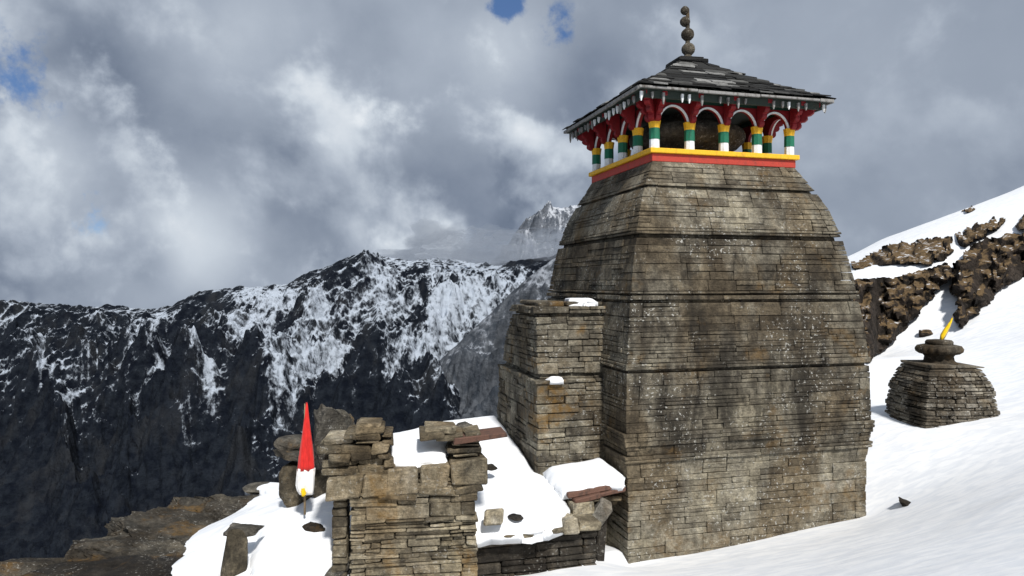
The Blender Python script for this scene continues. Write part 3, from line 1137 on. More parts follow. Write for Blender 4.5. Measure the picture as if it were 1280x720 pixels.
def pprof(z):
    zr = z - CZ
    b0 = float(np.interp(zr, [-6, -3.6, -1.86, -1.8, -0.45], [0.98, 1.04, 1.12, 1.18, 1.33]))
    b1 = float(np.interp(zr, [-6, -3.2, -1.86, -1.8, -1.2, -0.45], [4.5, 4.45, 4.12, 3.98, 3.75, 2.95]))
    a0 = float(np.interp(zr, [-6, -1.86, -1.8, -0.45], [-1.44, -1.45, -1.41, -1.40]))
    return (a0, 0.55, b0, b1)


cs2 = split_courses(r, CZ - 6.0, CZ - 1.98, 0.2, 0.34)
cs2 += [(CZ - 1.98, CZ - 1.90, 0.04), (CZ - 1.90, CZ - 1.80, -0.12)] + split_courses(r, CZ - 1.80, CZ - 0.66, 0.2, 0.3) + [(CZ - 0.66, CZ - 0.60, -0.05), (CZ - 0.60, CZ - 0.45, 0.06)]
st = Stones(9)
masonry(st, fT, cs2, pprof, (0.3, 0.95), 0.24, 0.007, 0.025, 0.014, lambda s_, a, z: min(1, max(0, r.gauss(.46, .2))), 0.012)
# roof slabs of the porch
for (a0, a1, b0, b1, z0, z1) in [(-1.30, -0.75, 1.5, 2.9, -0.45, -0.37), (-0.72, 0.3, 1.42, 2.9, -0.45, -0.38)]:
    st.box(fT, a0, a1, b0, b1, CZ + z0, CZ + z1, 0.02, 0.3, 0.03)
st.build('porch_wall', M_PORCH, temple)
v, f = prism(fT, lambda z: tuple(x + s * 0.18 for x, s in zip(pprof(z), (1, -1, 1, -1))), [CZ + z for z in (-6.0, -3.2, -1.95, -1.8, -0.46)])
link_mesh('porch_core', v, f, M_CORE, temple)

# parapet bands under the pavilion
hp = 1.715
cA = TW / 2


def fS(k):
    """frame on side k of the pavilion: s along the side, o outwards from the centre"""
    return lambda s, o, z: fT(cA + (s if k == 0 else o if k == 1 else -s if k == 2 else -o),
                              cA + (-o if k == 0 else s if k == 1 else o if k == 2 else -s), z)


def boxes(lst):
    V, Fc = [], []
    for fr, x0, x1, y0, y1, z0, z1 in lst:
        k = len(V)
        V += [fr(x, y, z) for z in (z0, z1) for y in (y0, y1) for x in (x0, x1)]
        q = [(0, 2, 3, 1), (4, 5, 7, 6), (0, 1, 5, 4), (2, 6, 7, 3), (0, 4, 6, 2), (1, 3, 7, 5)]
        p = np.array(V[k:k + 8])
        if np.dot(np.cross(p[1] - p[0], p[2] - p[0]), p[4] - p[0]) < 0:
            q = [tuple(reversed(a)) for a in q]
        Fc += [tuple(k + i for i in a) for a in q]
    return V, Fc


def bevel(o, wdt, seg=2):
    m = o.modifiers.new('bevel', 'BEVEL')
    m.width = wdt
    m.segments = seg
    m.limit_method = 'ANGLE'
    return o


bevel(link_mesh('red_band', *boxes([(fT, cA - hp + .02, cA + hp - .02, cA - hp + .02, cA + hp - .02, CZ + 2.51, CZ + 2.675)]), M_RED, temple), 0.012)
bevel(link_mesh('yellow_band', *boxes([(fT, cA - hp - .04, cA + hp + .04, cA - hp - .04, cA + hp + .04, CZ + 2.678, CZ + 2.78)]), M_YEL, temple), 0.015)

# stone disc seen through the arches
v, f = lathe([(1.15, 0.0), (1.05, 0.1), (0.82, 0.16), (0.86, 0.2), (1.14, 0.33), (1.28, 0.47), (1.31, 0.58), (1.24, 0.72), (1.0, 0.84), (0.7, 0.92), (0.66, 1.1)], fT(cA, cA, CZ + 2.785), 96, 28, 0.018)
link_mesh('amalaka_disc', v, f, M_ROCK, temple, smooth=True)

hw = 1.60
sp = hw / 2
zc = CZ + 2.784
cols = []


def colmesh(name, fr, z0, z1, w0, w1, mat, parent):
    """square tapered block with clipped corners"""
    V, Fc = [], []
    for z, ww in ((z0, w0), (z1, w1)):
        c = ww * 0.42
        for x, y in [(-ww, -c), (-c, -ww), (c, -ww), (ww, -c), (ww, c), (c, ww), (-c, ww), (-ww, c)]:
            V.append(fr(x, y, z))
    for k in range(8):
        Fc.append((k, (k + 1) % 8, 8 + (k + 1) % 8, 8 + k))
    Fc.append(tuple(range(7, -1, -1)))
    Fc.append(tuple(range(8, 16)))
    return link_mesh(name, V, Fc, mat, parent)


def sub_parent(o, parent):
    o.parent = parent
    o.matrix_parent_inverse = Matrix.Translation(-temple.location)


def child(o, par):
    """make o a sub-part of part par (both built in world coordinates under the temple)"""
    o.parent = par
    o.matrix_parent_inverse = Matrix.Identity(4)
    return o


for k in range(4):
    for i in range(4):
        s = -hw + sp * i
        g = fS(k)
        fr = (lambda g, s: lambda x, y, z: g(s + x, hw + y, z))(g, s)
        cw = 0.098
        sh = colmesh('column', fr, zc, zc + 0.19, cw, cw * .95, M_WHITE, temple)
        child(colmesh('green_shaft', fr, zc + 0.188, zc + 0.42, cw * 1.03, cw * 1.0, M_GREEN, None), sh)
        child(colmesh('capital', fr, zc + 0.418, zc + 0.575, cw * 1.0, cw * 1.22, M_YEL, None), sh)

ZA0, ZA1 = CZ + 3.345, CZ + 3.74


def archz(x, wd=0.315, hgt=0.315):
    u = min(1, abs(x) / wd)
    return ZA0 + hgt * (1 - u ** 2.0) ** 0.62


for k in range(4):
    g = fS(k)
    for i in range(4):
        sc_ = -hw + sp * (i + 0.5)
        V, Fc = [], []
        xs = [-sp / 2 + 0.001] + [0.315 * math.sin(math.pi / 2 * q / 10) for q in range(-10, 11)] + [sp / 2 - 0.001]
        for y in (hw + 0.05, hw - 0.03):
            for x in xs:
                V.append(g(sc_ + x, y, archz(x) if abs(x) < 0.315 else ZA0))
                V.append(g(sc_ + x, y, ZA1))
        n = len(xs)
        for q in range(n - 1):
            a, b = 2 * q, 2 * n + 2 * q
            Fc += [(a, a + 2, a + 3, a + 1), (b, b + 1, b + 3, b + 2), (a, b, b + 2, a + 2), (a + 1, a + 3, b + 3, b + 1)]
        ap = link_mesh('arch_panel', V, Fc, M_CRIM, temple)
        # white rim
        V, Fc = [], []
        ins = [0.315 * math.sin(math.pi / 2 * q / 12) for q in range(-12, 13)]
        for x in ins:
            zi = archz(x)
            ox = x * 1.12
            zo = ZA0 + 0.315 * 1.11 * (1 - min(1, abs(ox) / (0.315 * 1.12)) ** 2.0) ** 0.62
            for (xx, zz) in ((x, zi - 0.002), (ox, zo)):
                for y in (hw + 0.075, hw + 0.04):
                    V.append(g(sc_ + xx, y, zz))
        for q in range(len(ins) - 1):
            a = 4 * q
            Fc += [(a, a + 4, a + 6, a + 2), (a + 1, a + 3, a + 7, a + 5), (a, a + 1, a + 5, a + 4), (a + 2, a + 6, a + 7, a + 3)]
        child(link_mesh('arch_rim', V, Fc, M_WHITE, None), ap)
    link_mesh('frieze', *boxes([(g, -hw - .028, hw - .034, hw - 0.028, hw + 0.03, ZA1 + 0.003, CZ + 3.93)]), M_DGREEN, temple)

# brackets
bprof = [(0, 3.33), (.06, 3.32), (.115, 3.37), (.12, 3.43), (.105, 3.47), (.17, 3.475), (.215, 3.53), (.205, 3.59), (.26, 3.60), (.31, 3.655), (.30, 3.71), (.36, 3.72), (.40, 3.77), (.40, 3.86), (0, 3.86)]


def bracket(fr, th=0.058, sx=1.0):
    V, Fc = [], []
    n = len(bprof)
    for y in (-th, th):
        for o_, z in bprof:
            V.append(fr(o_ * sx, y, CZ + z))
    for q in range(n):
        Fc.append((q, (q + 1) % n, n + (q + 1) % n, n + q))
    Fc += [tuple(range(n - 1, -1, -1)), tuple(range(n, 2 * n))]
    me = link_mesh('bracket', V, Fc, M_CRIM, temple)
    bevel(me, 0.012, 1)


for k in range(4):
    g = fS(k)
    for i in range(5):
        s = -hw + sp * i
        bracket((lambda g, s: lambda o_, y, z: g(s + y, hw + 0.085 + o_, z))(g, s))
    # on the corner a third one points along the hip
    q7 = math.sqrt(.5)
    bracket((lambda g: lambda o_, y, z: g(-hw - (o_ + .09) * q7 + y * q7, hw + (o_ + .09) * q7 + y * q7, z))(g), sx=1.35)

# roof
HE, HC = 2.215, 0.36
ZE, ZT = CZ + 3.90, CZ + 5.02


def roofz(h):
    t = (HE - h) / (HE - HC)
    return ZE + (ZT - ZE) * (0.82 * t + 0.18 * t * t)


V, Fc = [], []
hs = [HE - 0.02 - (HE - HC) * q / 8 for q in range(9)]
for h in hs:
    V += [fT(cA - h, cA - h, roofz(h) - 0.03), fT(cA + h, cA - h, roofz(h) - 0.03), fT(cA + h, cA + h, roofz(h) - 0.03), fT(cA - h, cA + h, roofz(h) - 0.03)]
for i in range(8):
    for k in range(4):
        Fc.append((4 * i + k, 4 * i + (k + 1) % 4, 4 * i + 4 + (k + 1) % 4, 4 * i + 4 + k))
Fc.append((32, 33, 34, 35))
k = len(V)
V += [fT(cA - h, cA - h, CZ + 3.845) for h in (HE - .03,)] + [fT(cA + HE - .03, cA - HE + .03, CZ + 3.845), fT(cA + HE - .03, cA + HE - .03, CZ + 3.845), fT(cA - HE + .03, cA + HE - .03, CZ + 3.845)]
Fc.append((k + 3, k + 2, k + 1, k))
for q in range(4):
    Fc.append((k + q, k + (q + 1) % 4, (q + 1) % 4, q))
roof = link_mesh('roof', V, Fc, M_SOFFIT, temple)
st = Stones(21)
rr = st.r
NR = 10
for k in range(4):
    g = fS(k)
    for row in range(NR):
        h0 = HE + 0.03 - (HE - HC) * row / NR
        h1 = HE - 0.02 - (HE - HC) * (row + 1.25) / NR
        h1 = max(h1, HC - 0.05)
        s = -h0
        while s < h0 - 0.05:
            wd = rr.uniform(0.22, 0.62)
            s1 = min(s + wd, h0)
            dj = rr.uniform(-0.05, 0.05)
            lift = rr.uniform(0.0, 0.03)
            th = rr.uniform(0.018, 0.04)
            pts = []
            for top in (0, 1):
                for (h, ww) in ((h0 + dj, 0), (h1, 1)):
                    lim = h
                    for e in (s, s1):
                        e2 = max(-lim, min(lim, e + rr.uniform(-.008, .008)))
                        pts.append(g(e2, h, roofz(h) + (0.028 + lift if ww == 0 else 0.0) + top * th))
            st.hexa(pts, 0.006, rr.betavariate(1.3, 2.2) if rr.random() < .85 else rr.uniform(.85, 1.0), 0.008)
            s = s1 + 0.006
child(st.build('slates', M_SLATE, None), roof)
# weathered fascia boards
lst = []
for k in range(4):
    g = fS(k)
    s = -HE - .02
    while s < HE - 0.1:
        s1 = min(s + rr.uniform(1.0, 1.8), HE + .02)
        lst.append((g, s, s1 - .01, HE - 0.025 + rr.uniform(0, .012), HE + 0.025 + rr.uniform(0, .012), CZ + 3.825 + rr.uniform(-.012, .012), CZ + 3.885 + rr.uniform(-.01, .01)))
        s = s1
child(bevel(link_mesh('fascia', *boxes(lst), M_WOOD, None), 0.008, 1), roof)
lst = []
for k in range(4):
    g = fS(k)
    lst.append((g, -HE + .16, HE - .23, HE - 0.20, HE - 0.14, CZ + 3.70, CZ + 3.84))
child(link_mesh('eave_batten', *boxes(lst), M_SOFFIT, None), roof)
for k in range(4):
    g = fS(k)
    for i in range(21):
        if rr.random() < 0.12:
            continue
        s = -HE + 0.12 + (2 * HE - 0.24) * i / 20 + rr.uniform(-.04, .04)
        L = rr.uniform(0.10, 0.24)
        z1 = CZ + 3.80
        V = []
        for zz, q in ((z1, .024), (z1 - L * .6, .022), (z1 - L, .008)):
            V += [g(s - q, HE - .11 - q, zz), g(s + q, HE - .11 - q, zz), g(s + q, HE - .11 + q, zz), g(s - q, HE - .11 + q, zz)]
        Fc = [(3, 2, 1, 0), (8, 9, 10, 11)]
        for q in range(2):
            for e in range(4):
                Fc.append((4 * q + e, 4 * q + (e + 1) % 4, 4 * q + 4 + (e + 1) % 4, 4 * q + 4 + e))
        child(link_mesh('eave_pendant', V, Fc, M_WHITE if rr.random() < .45 else M_WOOD, None), roof)
# capping slabs and finial
st = Stones(31)
for (h, z0, z1) in [(0.44, 4.93, 5.0), (0.38, 5.0, 5.07), (0.36, 5.07, 5.17), (0.30, 5.17, 5.22)]:
    st.box(fT, cA - h, cA + h, cA - h, cA + h, CZ + z0, CZ + z1, 0.015, 0.25, 0.02)
child(st.build('cap_stone', M_SLATE, None), roof)
ctr = Vector(fT(cA, cA, 0))
pf = []
v, f = lathe([(0.15, 5.215), (0.11, 5.27), (0.07, 5.34), (0.055, 5.6), (0.05, 6.0), (0.04, 6.4)], (ctr.x + .03, ctr.y, CZ), 14, lean=(0, 0))
fin = link_mesh('finial', v, f, M_WHITE if False else M_SHRINE, temple, smooth=True)
for cy, rad, dx in [(61.5, .155, .045), (43, .15, .03), (27.0, .118, -.03), (13.2, .10, -.035)]:
    zz = (HY - cy) / F * ctr.y
    pr = [(0.03, -rad), (rad * .55, -rad * .86), (rad * .9, -rad * .45), (rad, 0), (rad * .93, rad * .4), (rad * .6, rad * .75), (0.035, rad * .95)]
    v, f = lathe(pr, (ctr.x + dx, ctr.y, CZ + zz), 18, 9, 0.03)
    child(link_mesh('finial_ball', v, f, M_SHRINE, None, smooth=True), fin)

# all sub-parts were built in world coordinates: their part sits at the identity under the temple
# ------------------------------------------------------------------ snow covers
def snow_patch(name, fr, outline, zf, thick=0.12, step=0.09, seed=0, round_=0.22, low=0.0, rim=0.09):
    """a snow cover lying on zf(a, b), rounded off towards its outline (local a, b)"""
    xs = [p[0] for p in outline]
    ys = [p[1] for p in outline]
    nx = int((max(xs) - min(xs)) / step) + 3
    ny = int((max(ys) - min(ys)) / step) + 3
    V, Fc, ids = [], [], {}

    def edged(x, y):
        best = 9
        for i in range(len(outline)):
            x0, y0 = outline[i]
            x1, y1 = outline[(i + 1) % len(outline)]
            dx, dy = x1 - x0, y1 - y0
            t = max(0, min(1, ((x - x0) * dx + (y - y0) * dy) / (dx * dx + dy * dy + 1e-9)))
            best = min(best, math.hypot(x - x0 - t * dx, y - y0 - t * dy))
        return best

    def vid(i, j):
        if (i, j) in ids:
            return ids[(i, j)]
        x, y = min(xs) - step + i * step, min(ys) - step + j * step
        nv = mnoise.noise_vector(Vector((x * 1.6, y * 1.6, seed))) * 0.10
        d = edged(x, y)
        ins = inside(outline, x, y)
        sd_ = d if ins else -d
        k = max(0, min(1, (sd_ + 0.02) / round_))
        h = thick * math.sqrt(max(0, 1 - (1 - k) ** 2)) + low * min(0, sd_)
        h += 0.03 * mnoise.fractal(Vector((x * 1.3, y * 1.3, seed)), 0.8, 2, 4) * k
        ids[(i, j)] = len(V)
        V.append(fr(x + nv.x, y + nv.y, zf(x, y) + h - (0.03 if k == 0 else 0)))
        return ids[(i, j)]

    for j in range(ny):
        for i in range(nx):
            x, y = min(xs) - step + (i + .5) * step, min(ys) - step + (j + .5) * step
            if inside(outline, x, y) or edged(x, y) < step * 0.8:
                Fc.append((vid(i, j), vid(i + 1, j), vid(i + 1, j + 1), vid(i, j + 1)))
    # rim: pull the border vertices onto the outline, then close the underside
    und = []
    cnt = {}
    for q in Fc:
        for a, b in zip(q, q[1:] + q[:1]):
            cnt[(a, b)] = cnt.get((a, b), 0) + 1
    inv = {k_: ij for ij, k_ in ids.items()}
    for k_ in {e for (a, b) in cnt if (b, a) not in cnt for e in (a, b)}:
        i, j = inv[k_]
        x, y = min(xs) - step + i * step, min(ys) - step + j * step
        best, bp = 9, (x, y)
        for i2 in range(len(outline)):
            x0, y0 = outline[i2]
            x1, y1 = outline[(i2 + 1) % len(outline)]
            dx, dy = x1 - x0, y1 - y0
            t = max(0, min(1, ((x - x0) * dx + (y - y0) * dy) / (dx * dx + dy * dy + 1e-9)))
            dd = math.hypot(x - x0 - t * dx, y - y0 - t * dy)
            if dd < best:
                best, bp = dd, (x0 + t * dx, y0 + t * dy)
        nv = (mnoise.noise_vector(Vector((bp[0] * 2.2, bp[1] * 2.2, seed + 3))) + .6 * mnoise.noise_vector(Vector((bp[0] * 7, bp[1] * 7, seed + 8)))) * rim
        V[k_] = fr(bp[0] + nv.x, bp[1] + nv.y, zf(bp[0], bp[1]) - .02 + thick * .25)
    n = len(V)
    V += [(p[0], p[1], p[2] - thick * 0.8 - .03) for p in V]
    for q in list(Fc):
        und.append(tuple(n + a for a in reversed(q)))
    for (a, b) in cnt:
        if (b, a) not in cnt:
            und.append((a, n + a, n + b, b))
    o = link_mesh(name, V, Fc + und, M_SNOW, None, smooth=True)
    o['kind'] = 'stuff'
    return o


snow_patch('snow_on_porch', fT, [(-.62, 1.45), (-.1, 1.40), (-.05, 1.9), (-.55, 1.95)], lambda a, b: CZ - .38, .10, .05, 2, .12)
snow_patch('snow_on_ledge', fT, [(-1.2, 1.06), (-.95, 1.03), (-.95, 1.2), (-1.2, 1.22)], lambda a, b: CZ - 1.90, .06, .04, 3, .08)

# ------------------------------------------------------------------ low hall with the snowy roof
hall = thing('stone_hall', fT(-2.5, 1.5, 0.6), 'low dark stone hall with a snow covered slab roof beside the tower', 'building')
st = Stones(41)


def hprof(z):
    return (-4.95, -0.78, -0.4, 3.6)


def roof_h(a, b):
    """top of the hall's slab roof"""
    zb_ = np.interp(b, [-0.7, -0.4, 1.1, 2.6, 4.4], [-4.30, -4.20, -3.86, -3.56, -3.30])
    k = np.interp(a, [-5.3, -4, -2.8, -1.4, -.7], [-0.32, -.12, -0.02, 0.0, 0.0])
    return CZ + float(zb_ + k)


masonry(st, fT, split_courses(r, CZ - 6.0, CZ - 4.32, 0.2, 0.32), hprof, (0.5, 1.1), 0.25, 0.012, 0.03, 0.02, None, 0.012)
st.build('hall_wall', M_SHED, hall)
v, f = prism(fT, lambda z: (-4.8, -.93, -.25, 3.45), [CZ - 6, CZ - 4.33])
link_mesh('hall_core', v, f, M_CORE, hall)
# roof slabs
st = Stones(43)
for row in range(7):
    b0 = -0.55 + row * 0.65
    a = -5.1
    while a < -1.5:
        a1 = min(a + st.r.uniform(.5, .95), -1.42 if row > 2 else -0.95)
        if a1 - a < .15:
            break
        pts = []
        for t_ in (0, 1):
            for b in (b0 + st.r.uniform(-.06, .05), b0 + .72):
                for e in (a, a1 - .015):
                    pts.append(fT(e, b, roof_h(e, b) - .13 + .07 * t_ + (.02 if b < b0 + .3 else 0)))
        st.hexa(pts, .015, st.r.uniform(.2, .9), .015)
        a = a1
st.build('roof_slab', M_SHED, hall)
# eave stones
st = Stones(44)
for (a0, a1, z0, z1, tn) in [(-2.6, -2.0, -4.36, -4.27, .5), (-1.98, -1.45, -4.36, -4.24, .4), (-1.5, -1.2, -4.36, -4.10, .9), (-1.18, -.8, -4.36, -4.16, .6)]:
    st.box(fT, a0, a1, -.62, -.2, CZ + z0, CZ + z1, .03, tn, .04)
st.build('eave_stone', M_RUIN, hall)

snow_patch('snow_on_hall_roof', fT, [(-3.9, -.55), (-2.7, -.58), (-2.0, -.66), (-1.40, -.5), (-1.22, -.1), (-1.18, .55), (-1.30, 1.05), (-1.42, 1.2), (-1.44, 4.5), (-2.6, 4.35), (-4.2, 3.9), (-5.2, 3.3), (-5.3, .5)],
           roof_h, .17, .09, 5, .3)

# the slab over the passage between hall and tower
passage = thing('passage_roof', fT(-.8, .5, 1.3), 'tilted brown stone slab roof bridging the dark gap between low hall and tower', 'slab roof')
st = Stones(45)
slabz = lambda a, b: CZ - 3.80 + .13 * (a + 1.2) + .12 * (b - .2)
def slab(a0, a1, b0, b1, dz, th, tn, jit=.02):
    pts = []
    for t_ in (0, 1):
        for b in (b0, b1):
            for a in (a0, a1):
                pts.append(fT(a, b, slabz(a, b) + dz + th * t_))
    st.hexa(pts, .02, tn, jit)
slab(-1.18, -.12, -.02, 1.0, -.10, .07, .4)
slab(-1.10, -.55, -.10, .7, -.20, .08, .7)
slab(-.60, -.06, -.05, .7, -.19, .07, .5)
st.build('slab', M_RUST, passage)
st = Stones(46)
for (a0, a1, b0, b1, z0, z1, tn) in [(-1.15, -.72, -.12, .5, -4.22, -4.02, .8), (-1.05, -.5, -.05, .6, -4.03, -3.97, .5), (-.45, -.08, .1, .6, -4.08, -3.98, .7), (-.62, -.12, .2, .7, -4.2, -4.1, .3), (-1.2, -.9, -.2, .2, -4.35, -4.2, .9)]:
    st.box(fT, a0, a1, b0, b1, CZ + z0, CZ + z1, .02, tn, .03)
st.build('rubble', M_RUIN, passage)
snow_patch('snow_on_passage_roof', fT, [(-1.25, .05), (-.75, .02), (-.12, .0), (-.10, .8), (-.15, 1.02), (-1.32, 1.05)], lambda a, b: slabz(a, b) - .02, .15, .06, 7, .15)
# leaning post
st = Stones(47)
st.hexa([fT(-.66, -.12, CZ - 5.2), fT(-.52, -.12, CZ - 5.2), fT(-.66, .05, CZ - 5.2), fT(-.52, .05, CZ - 5.2), fT(-.60, .0, CZ - 4.35), fT(-.42, .0, CZ - 4.35), fT(-.60, .15, CZ - 4.35), fT(-.42, .15, CZ - 4.35)], .02, .3, .01)
o = st.build('stone_post', M_SHED)
tag(o, 'narrow dark stone post standing in the gap between low hall and tower', 'post')
st = Stones(48)
c = Vector(fT(-.56, -.05, CZ - 4.2))
m_ = Matrix.Translation(c) @ Matrix.Rotation(R(32), 4, 'Y') @ Matrix.Rotation(R(10), 4, 'X')
st.hexa([tuple(m_ @ Vector((x * .13, y * .16, z * .22))) for z in (-1, 1) for y in (-1, 1) for x in (-1, 1)], .025, .9, .02)
tag(st.build('tilted_stone', M_ROCK), 'pale tilted stone block lodged on top of the narrow dark post', 'stone')

# ------------------------------------------------------------------ the ruined wall in front
fR = frame(*P(436, 500, 11.2).to_2d(), 8)
ruin = thing('ruined_wall', fR(1.0, .4, .3), 'broken tan dry stone wall end with a snowy gap in its top', 'wall')
st = Stones(51)
LW = 2.02


def rprof(z):
    i = np.interp(z - CZ, [-6, -3.0], [0, .04])
    return (0 + i, LW - i, 0 + i, .85 - i)


cs3 = []
zz = -6.0
while zz < -2.98:
    hh = st.r.choice([.06, .1, .14, .18, .22])
    cs3.append((CZ + zz, CZ + zz + hh, st.r.uniform(-.012, .018)))
    zz += hh
ztop = zz
masonry(st, fR, cs3, rprof, (0.22, 1.0), 0.22, 0.008, 0.035, 0.014, None, 0.016, split=(.5, .4, .1), min_h=.045)
# recessed narrow pier on the left
cs4 = []
zz = -6.0
while zz < -2.95:
    hh = st.r.uniform(.09, .2)
    cs4.append((CZ + zz, CZ + zz + hh, st.r.uniform(-.015, .015)))
    zz += hh
for za, zb, ex in cs4:
    st.box(fR, -.27 + ex, -.05 + ex * .5, .14 + ex, .8, za + .005, zb - .005, .02, st.r.uniform(0, .5), .014)
# big top stones and the two broken horns of drystone
def rstone(x0, x1, y0, y1, b0=-.05, b1=.6, tn=None, jit=.02, D=11.25, ch=.025):
    """x and y in picture units at the wall's distance"""
    a0 = (x0 - 436) / F * D
    a1 = (x1 - 436) / F * D
    st.box(fR, a0, a1, b0 + st.r.uniform(-.04, .04), b1, Z(y1, D), Z(y0, D), ch, tn, jit)


for (x0, x1, y0, y1, tn) in [(408, 452, 594, 622, .75), (453, 487, 593, 619, .85), (484, 520, 589, 620, .8), (524, 560, 586, 612, .75), (562, 608, 579, 612, .55), (519, 566, 611, 622, .4), (470, 519, 617, 625, .3), (566, 604, 611, 622, .5)]:
    rstone(x0, x1, y0, y1, -.07, .75, tn, .045, ch=.024)
for y1, y0, x0, x1 in [(594, 585, 404, 494), (585, 576, 403, 492), (576, 568, 412, 489), (568, 557, 399, 486), (557, 550, 404, 492), (550, 543, 432, 490), (543, 536, 442, 482), (537, 531, 446, 476)]:
    x = x0
    while x < x1 - 6:
        w_ = st.r.uniform(22, 46)
        xe = x1 if x + w_ > x1 - 10 else x + w_
        rstone(x, xe - 1, y0 + st.r.uniform(-1.5, 1), y1 - .5, -.02 + st.r.uniform(-.05, .08), .7, None, .032, ch=.02)
        x = xe
for y1, y0, x0, x1 in [(579, 572, 566, 598), (572, 565, 558, 604), (565, 558, 566, 602), (558, 547, 545, 602), (552, 544, 524, 556), (547, 540, 530, 572)]:
    x = x0
    while x < x1 - 6:
        w_ = st.r.uniform(24, 50)
        xe = x1 if x + w_ > x1 - 10 else x + w_
        rstone(x, xe - 1, y0 + st.r.uniform(-1, 1), y1 - .5, .02 + st.r.uniform(-.05, .08), .65, None, .032, ch=.02)
        x = xe
st.build('drystone', M_RUIN, ruin)
v, f = prism(fR, lambda z: (.12, LW - .12, .12, .75), [CZ - 6, CZ - 2.95])
link_mesh('wall_core', v, f, M_CORE, ruin)
snow_patch('snow_on_wall_gap', fR, [(.62, .1), (1.5, .12), (1.62, .7), (.55, .75)], lambda a, b: CZ - 2.90 + .28 * b, .14, .06, 9, .15)

# loose slab and stones on top of things
st = Stones(55)
c = P(598, 544, 11.75)
m_ = Matrix.Translation(c) @ Matrix.Rotation(R(12), 4, 'Z') @ Matrix.Rotation(R(-3), 4, 'Y')
st.hexa([tuple(m_ @ Vector((x * .42, y * .28, z * .04 - x * y * .01))) for z in (-1, 1) for y in (-1, 1) for x in (-1, 1)], .012, .5, .03)
tag(st.build('loose_slab', M_RUST), 'rusty red flat slab lying on the right horn of the ruined wall', 'stone slab')

def stone_at(px, py, D, wpx, hpx, mat, label, seed, dpt=None, cat='stone', tilt=(0, 0), rotz=0, name='loose_stone', cuts=12, sub=3, flat=None, rough=.1):
    k = D / F / 1.55
    return tag(rock(name, P(px, py, D), (wpx * k, (dpt if dpt else wpx) * k, hpx * k), mat, rotz, seed, cuts, rough, sub, tilt, flat=flat), label, cat)


stone_at(578, 534, 12.2, 22, 13, M_ROCK, 'round mossy stone sitting above the rusty flat slab on the ruined wall', 61)
stone_at(594, 532, 17.0, 10, 7, M_SHED, 'tiny dark stone poking from the hall roof snow near the round mossy stone', 62)
stone_at(556, 573, 14.0, 8, 6, M_SHED, 'tiny dark stone in the snow framed by the gap of the ruined wall', 63)
stone_at(613, 584, 13.8, 15, 6, M_SHED, 'small flat stone half buried in the snow right of the ruined wall', 64)
stone_at(643, 646, 12.5, 20, 6, M_SHED, 'dark flat stone at the lower edge of the hall roof snow', 65, tilt=(0, 0), flat=.5)
st = Stones(66)
c = P(617, 649, 12.15)
st.hexa([(c.x + x * .16, c.y + y * .11 + x * .03, c.z + .03 + z * .11 + x * y * .01) for z in (-1, 1) for y in (-1, 1) for x in (-1, 1)], .035, .85, .025)
tag(st.build('stone_block', M_RUIN), 'square tan stone block on the hall wall next to the ruined wall', 'stone')

# ------------------------------------------------------------------ left terrace rocks
tag(rock('boulder', P(416, 545, 13.0), (.50, .45, .80), M_ROCK, 20, 71, 16, .16, 5, (8, -14)), 'tall grey boulder with orange lichen rising behind the ruined wall', 'boulder')
stone_at(375, 567, 13.5, 56, 16, M_ROCK, 'long grey slab on top of the small pile behind the red flag', 72, sub=4, flat=.6, name='slab_stone')
stone_at(368, 553, 13.6, 40, 14, M_ROCK, 'short grey capstone highest in the small pile behind the red flag', 73, sub=4, flat=.6, name='slab_stone')
stone_at(372, 606, 13.45, 42, 58, M_RUIN, 'upright brown stone block just behind the foot of the red flag', 74, sub=4, cuts=9, name='standing_stone')
stone_at(402, 598, 13.3, 26, 40, M_RUIN, 'narrow tan upright stone between red flag and ruined wall', 75, sub=4, cuts=9, name='standing_stone')
stone_at(405, 566, 13.6, 60, 22, M_ROCK, 'broad grey slab wedged under the tall lichened boulder', 76, sub=4, flat=.6, name='slab_stone')
stone_at(305, 661, 11.9, 52, 13, M_ROCK, 'flat grey slab jutting over the snow drift on the terrace', 77, dpt=30, sub=4, flat=.5, name='slab_stone')
stone_at(287, 724, 11.6, 30, 132, M_RUIN, 'tan upright stone carrying the flat grey slab at the snow drift', 78, sub=4, tilt=(0, 8), cuts=10, name='standing_stone')
stone_at(402, 656, 12.3, 36, 10, M_SHED, 'dark thin stone lying in the snow close to the ruined wall', 79, flat=.6)
stone_at(396, 712, 11.6, 70, 30, M_ROCK, 'grey sloping rock at the foot of the ruined wall', 80, sub=4, tilt=(0, -18), name='boulder')
stone_at(326, 610, 17.2, 36, 8, M_ROCK, 'pale flat stone on the far edge of the terrace', 84, flat=.6)

led = [((150, 690, 13.1), (1.35, 1.5, .42), 81, 'long brown rock shelf at the front left rim of the terrace'),
       ((225, 668, 14.4), (1.9, 1.7, .50), 82, 'broad brown rock shelf with orange lichen in the middle of the terrace rim'),
       ((290, 634, 16.2), (1.55, 1.6, .42), 83, 'brown rock shelf at the far rim of the terrace near the mountain shadow')]
for (pp, size, sd_, lb) in led:
    p = P(*pp)
    p.z -= size[2] * .35
    tag(rock('rock_shelf', p, size, M_BROWN, 35, sd_, 16, .20, 6, (4, 6), flat=.72, freq=2.4), lb, 'rock shelf', 'rock shelves along the terrace rim')
stone_at(20, 722, 12.0, 110, 40, M_BROWN, 'brown rock cut by the lower left corner of the view', 85, sub=4, name='boulder')
stone_at(90, 722, 11.8, 120, 18, M_SHED, 'low dark rock along the lower left edge of the view', 86, sub=4, name='boulder')
stone_at(175, 716, 11.9, 110, 12, M_SHED, 'low dark rock in front of the long brown shelf', 87, sub=4, name='boulder')

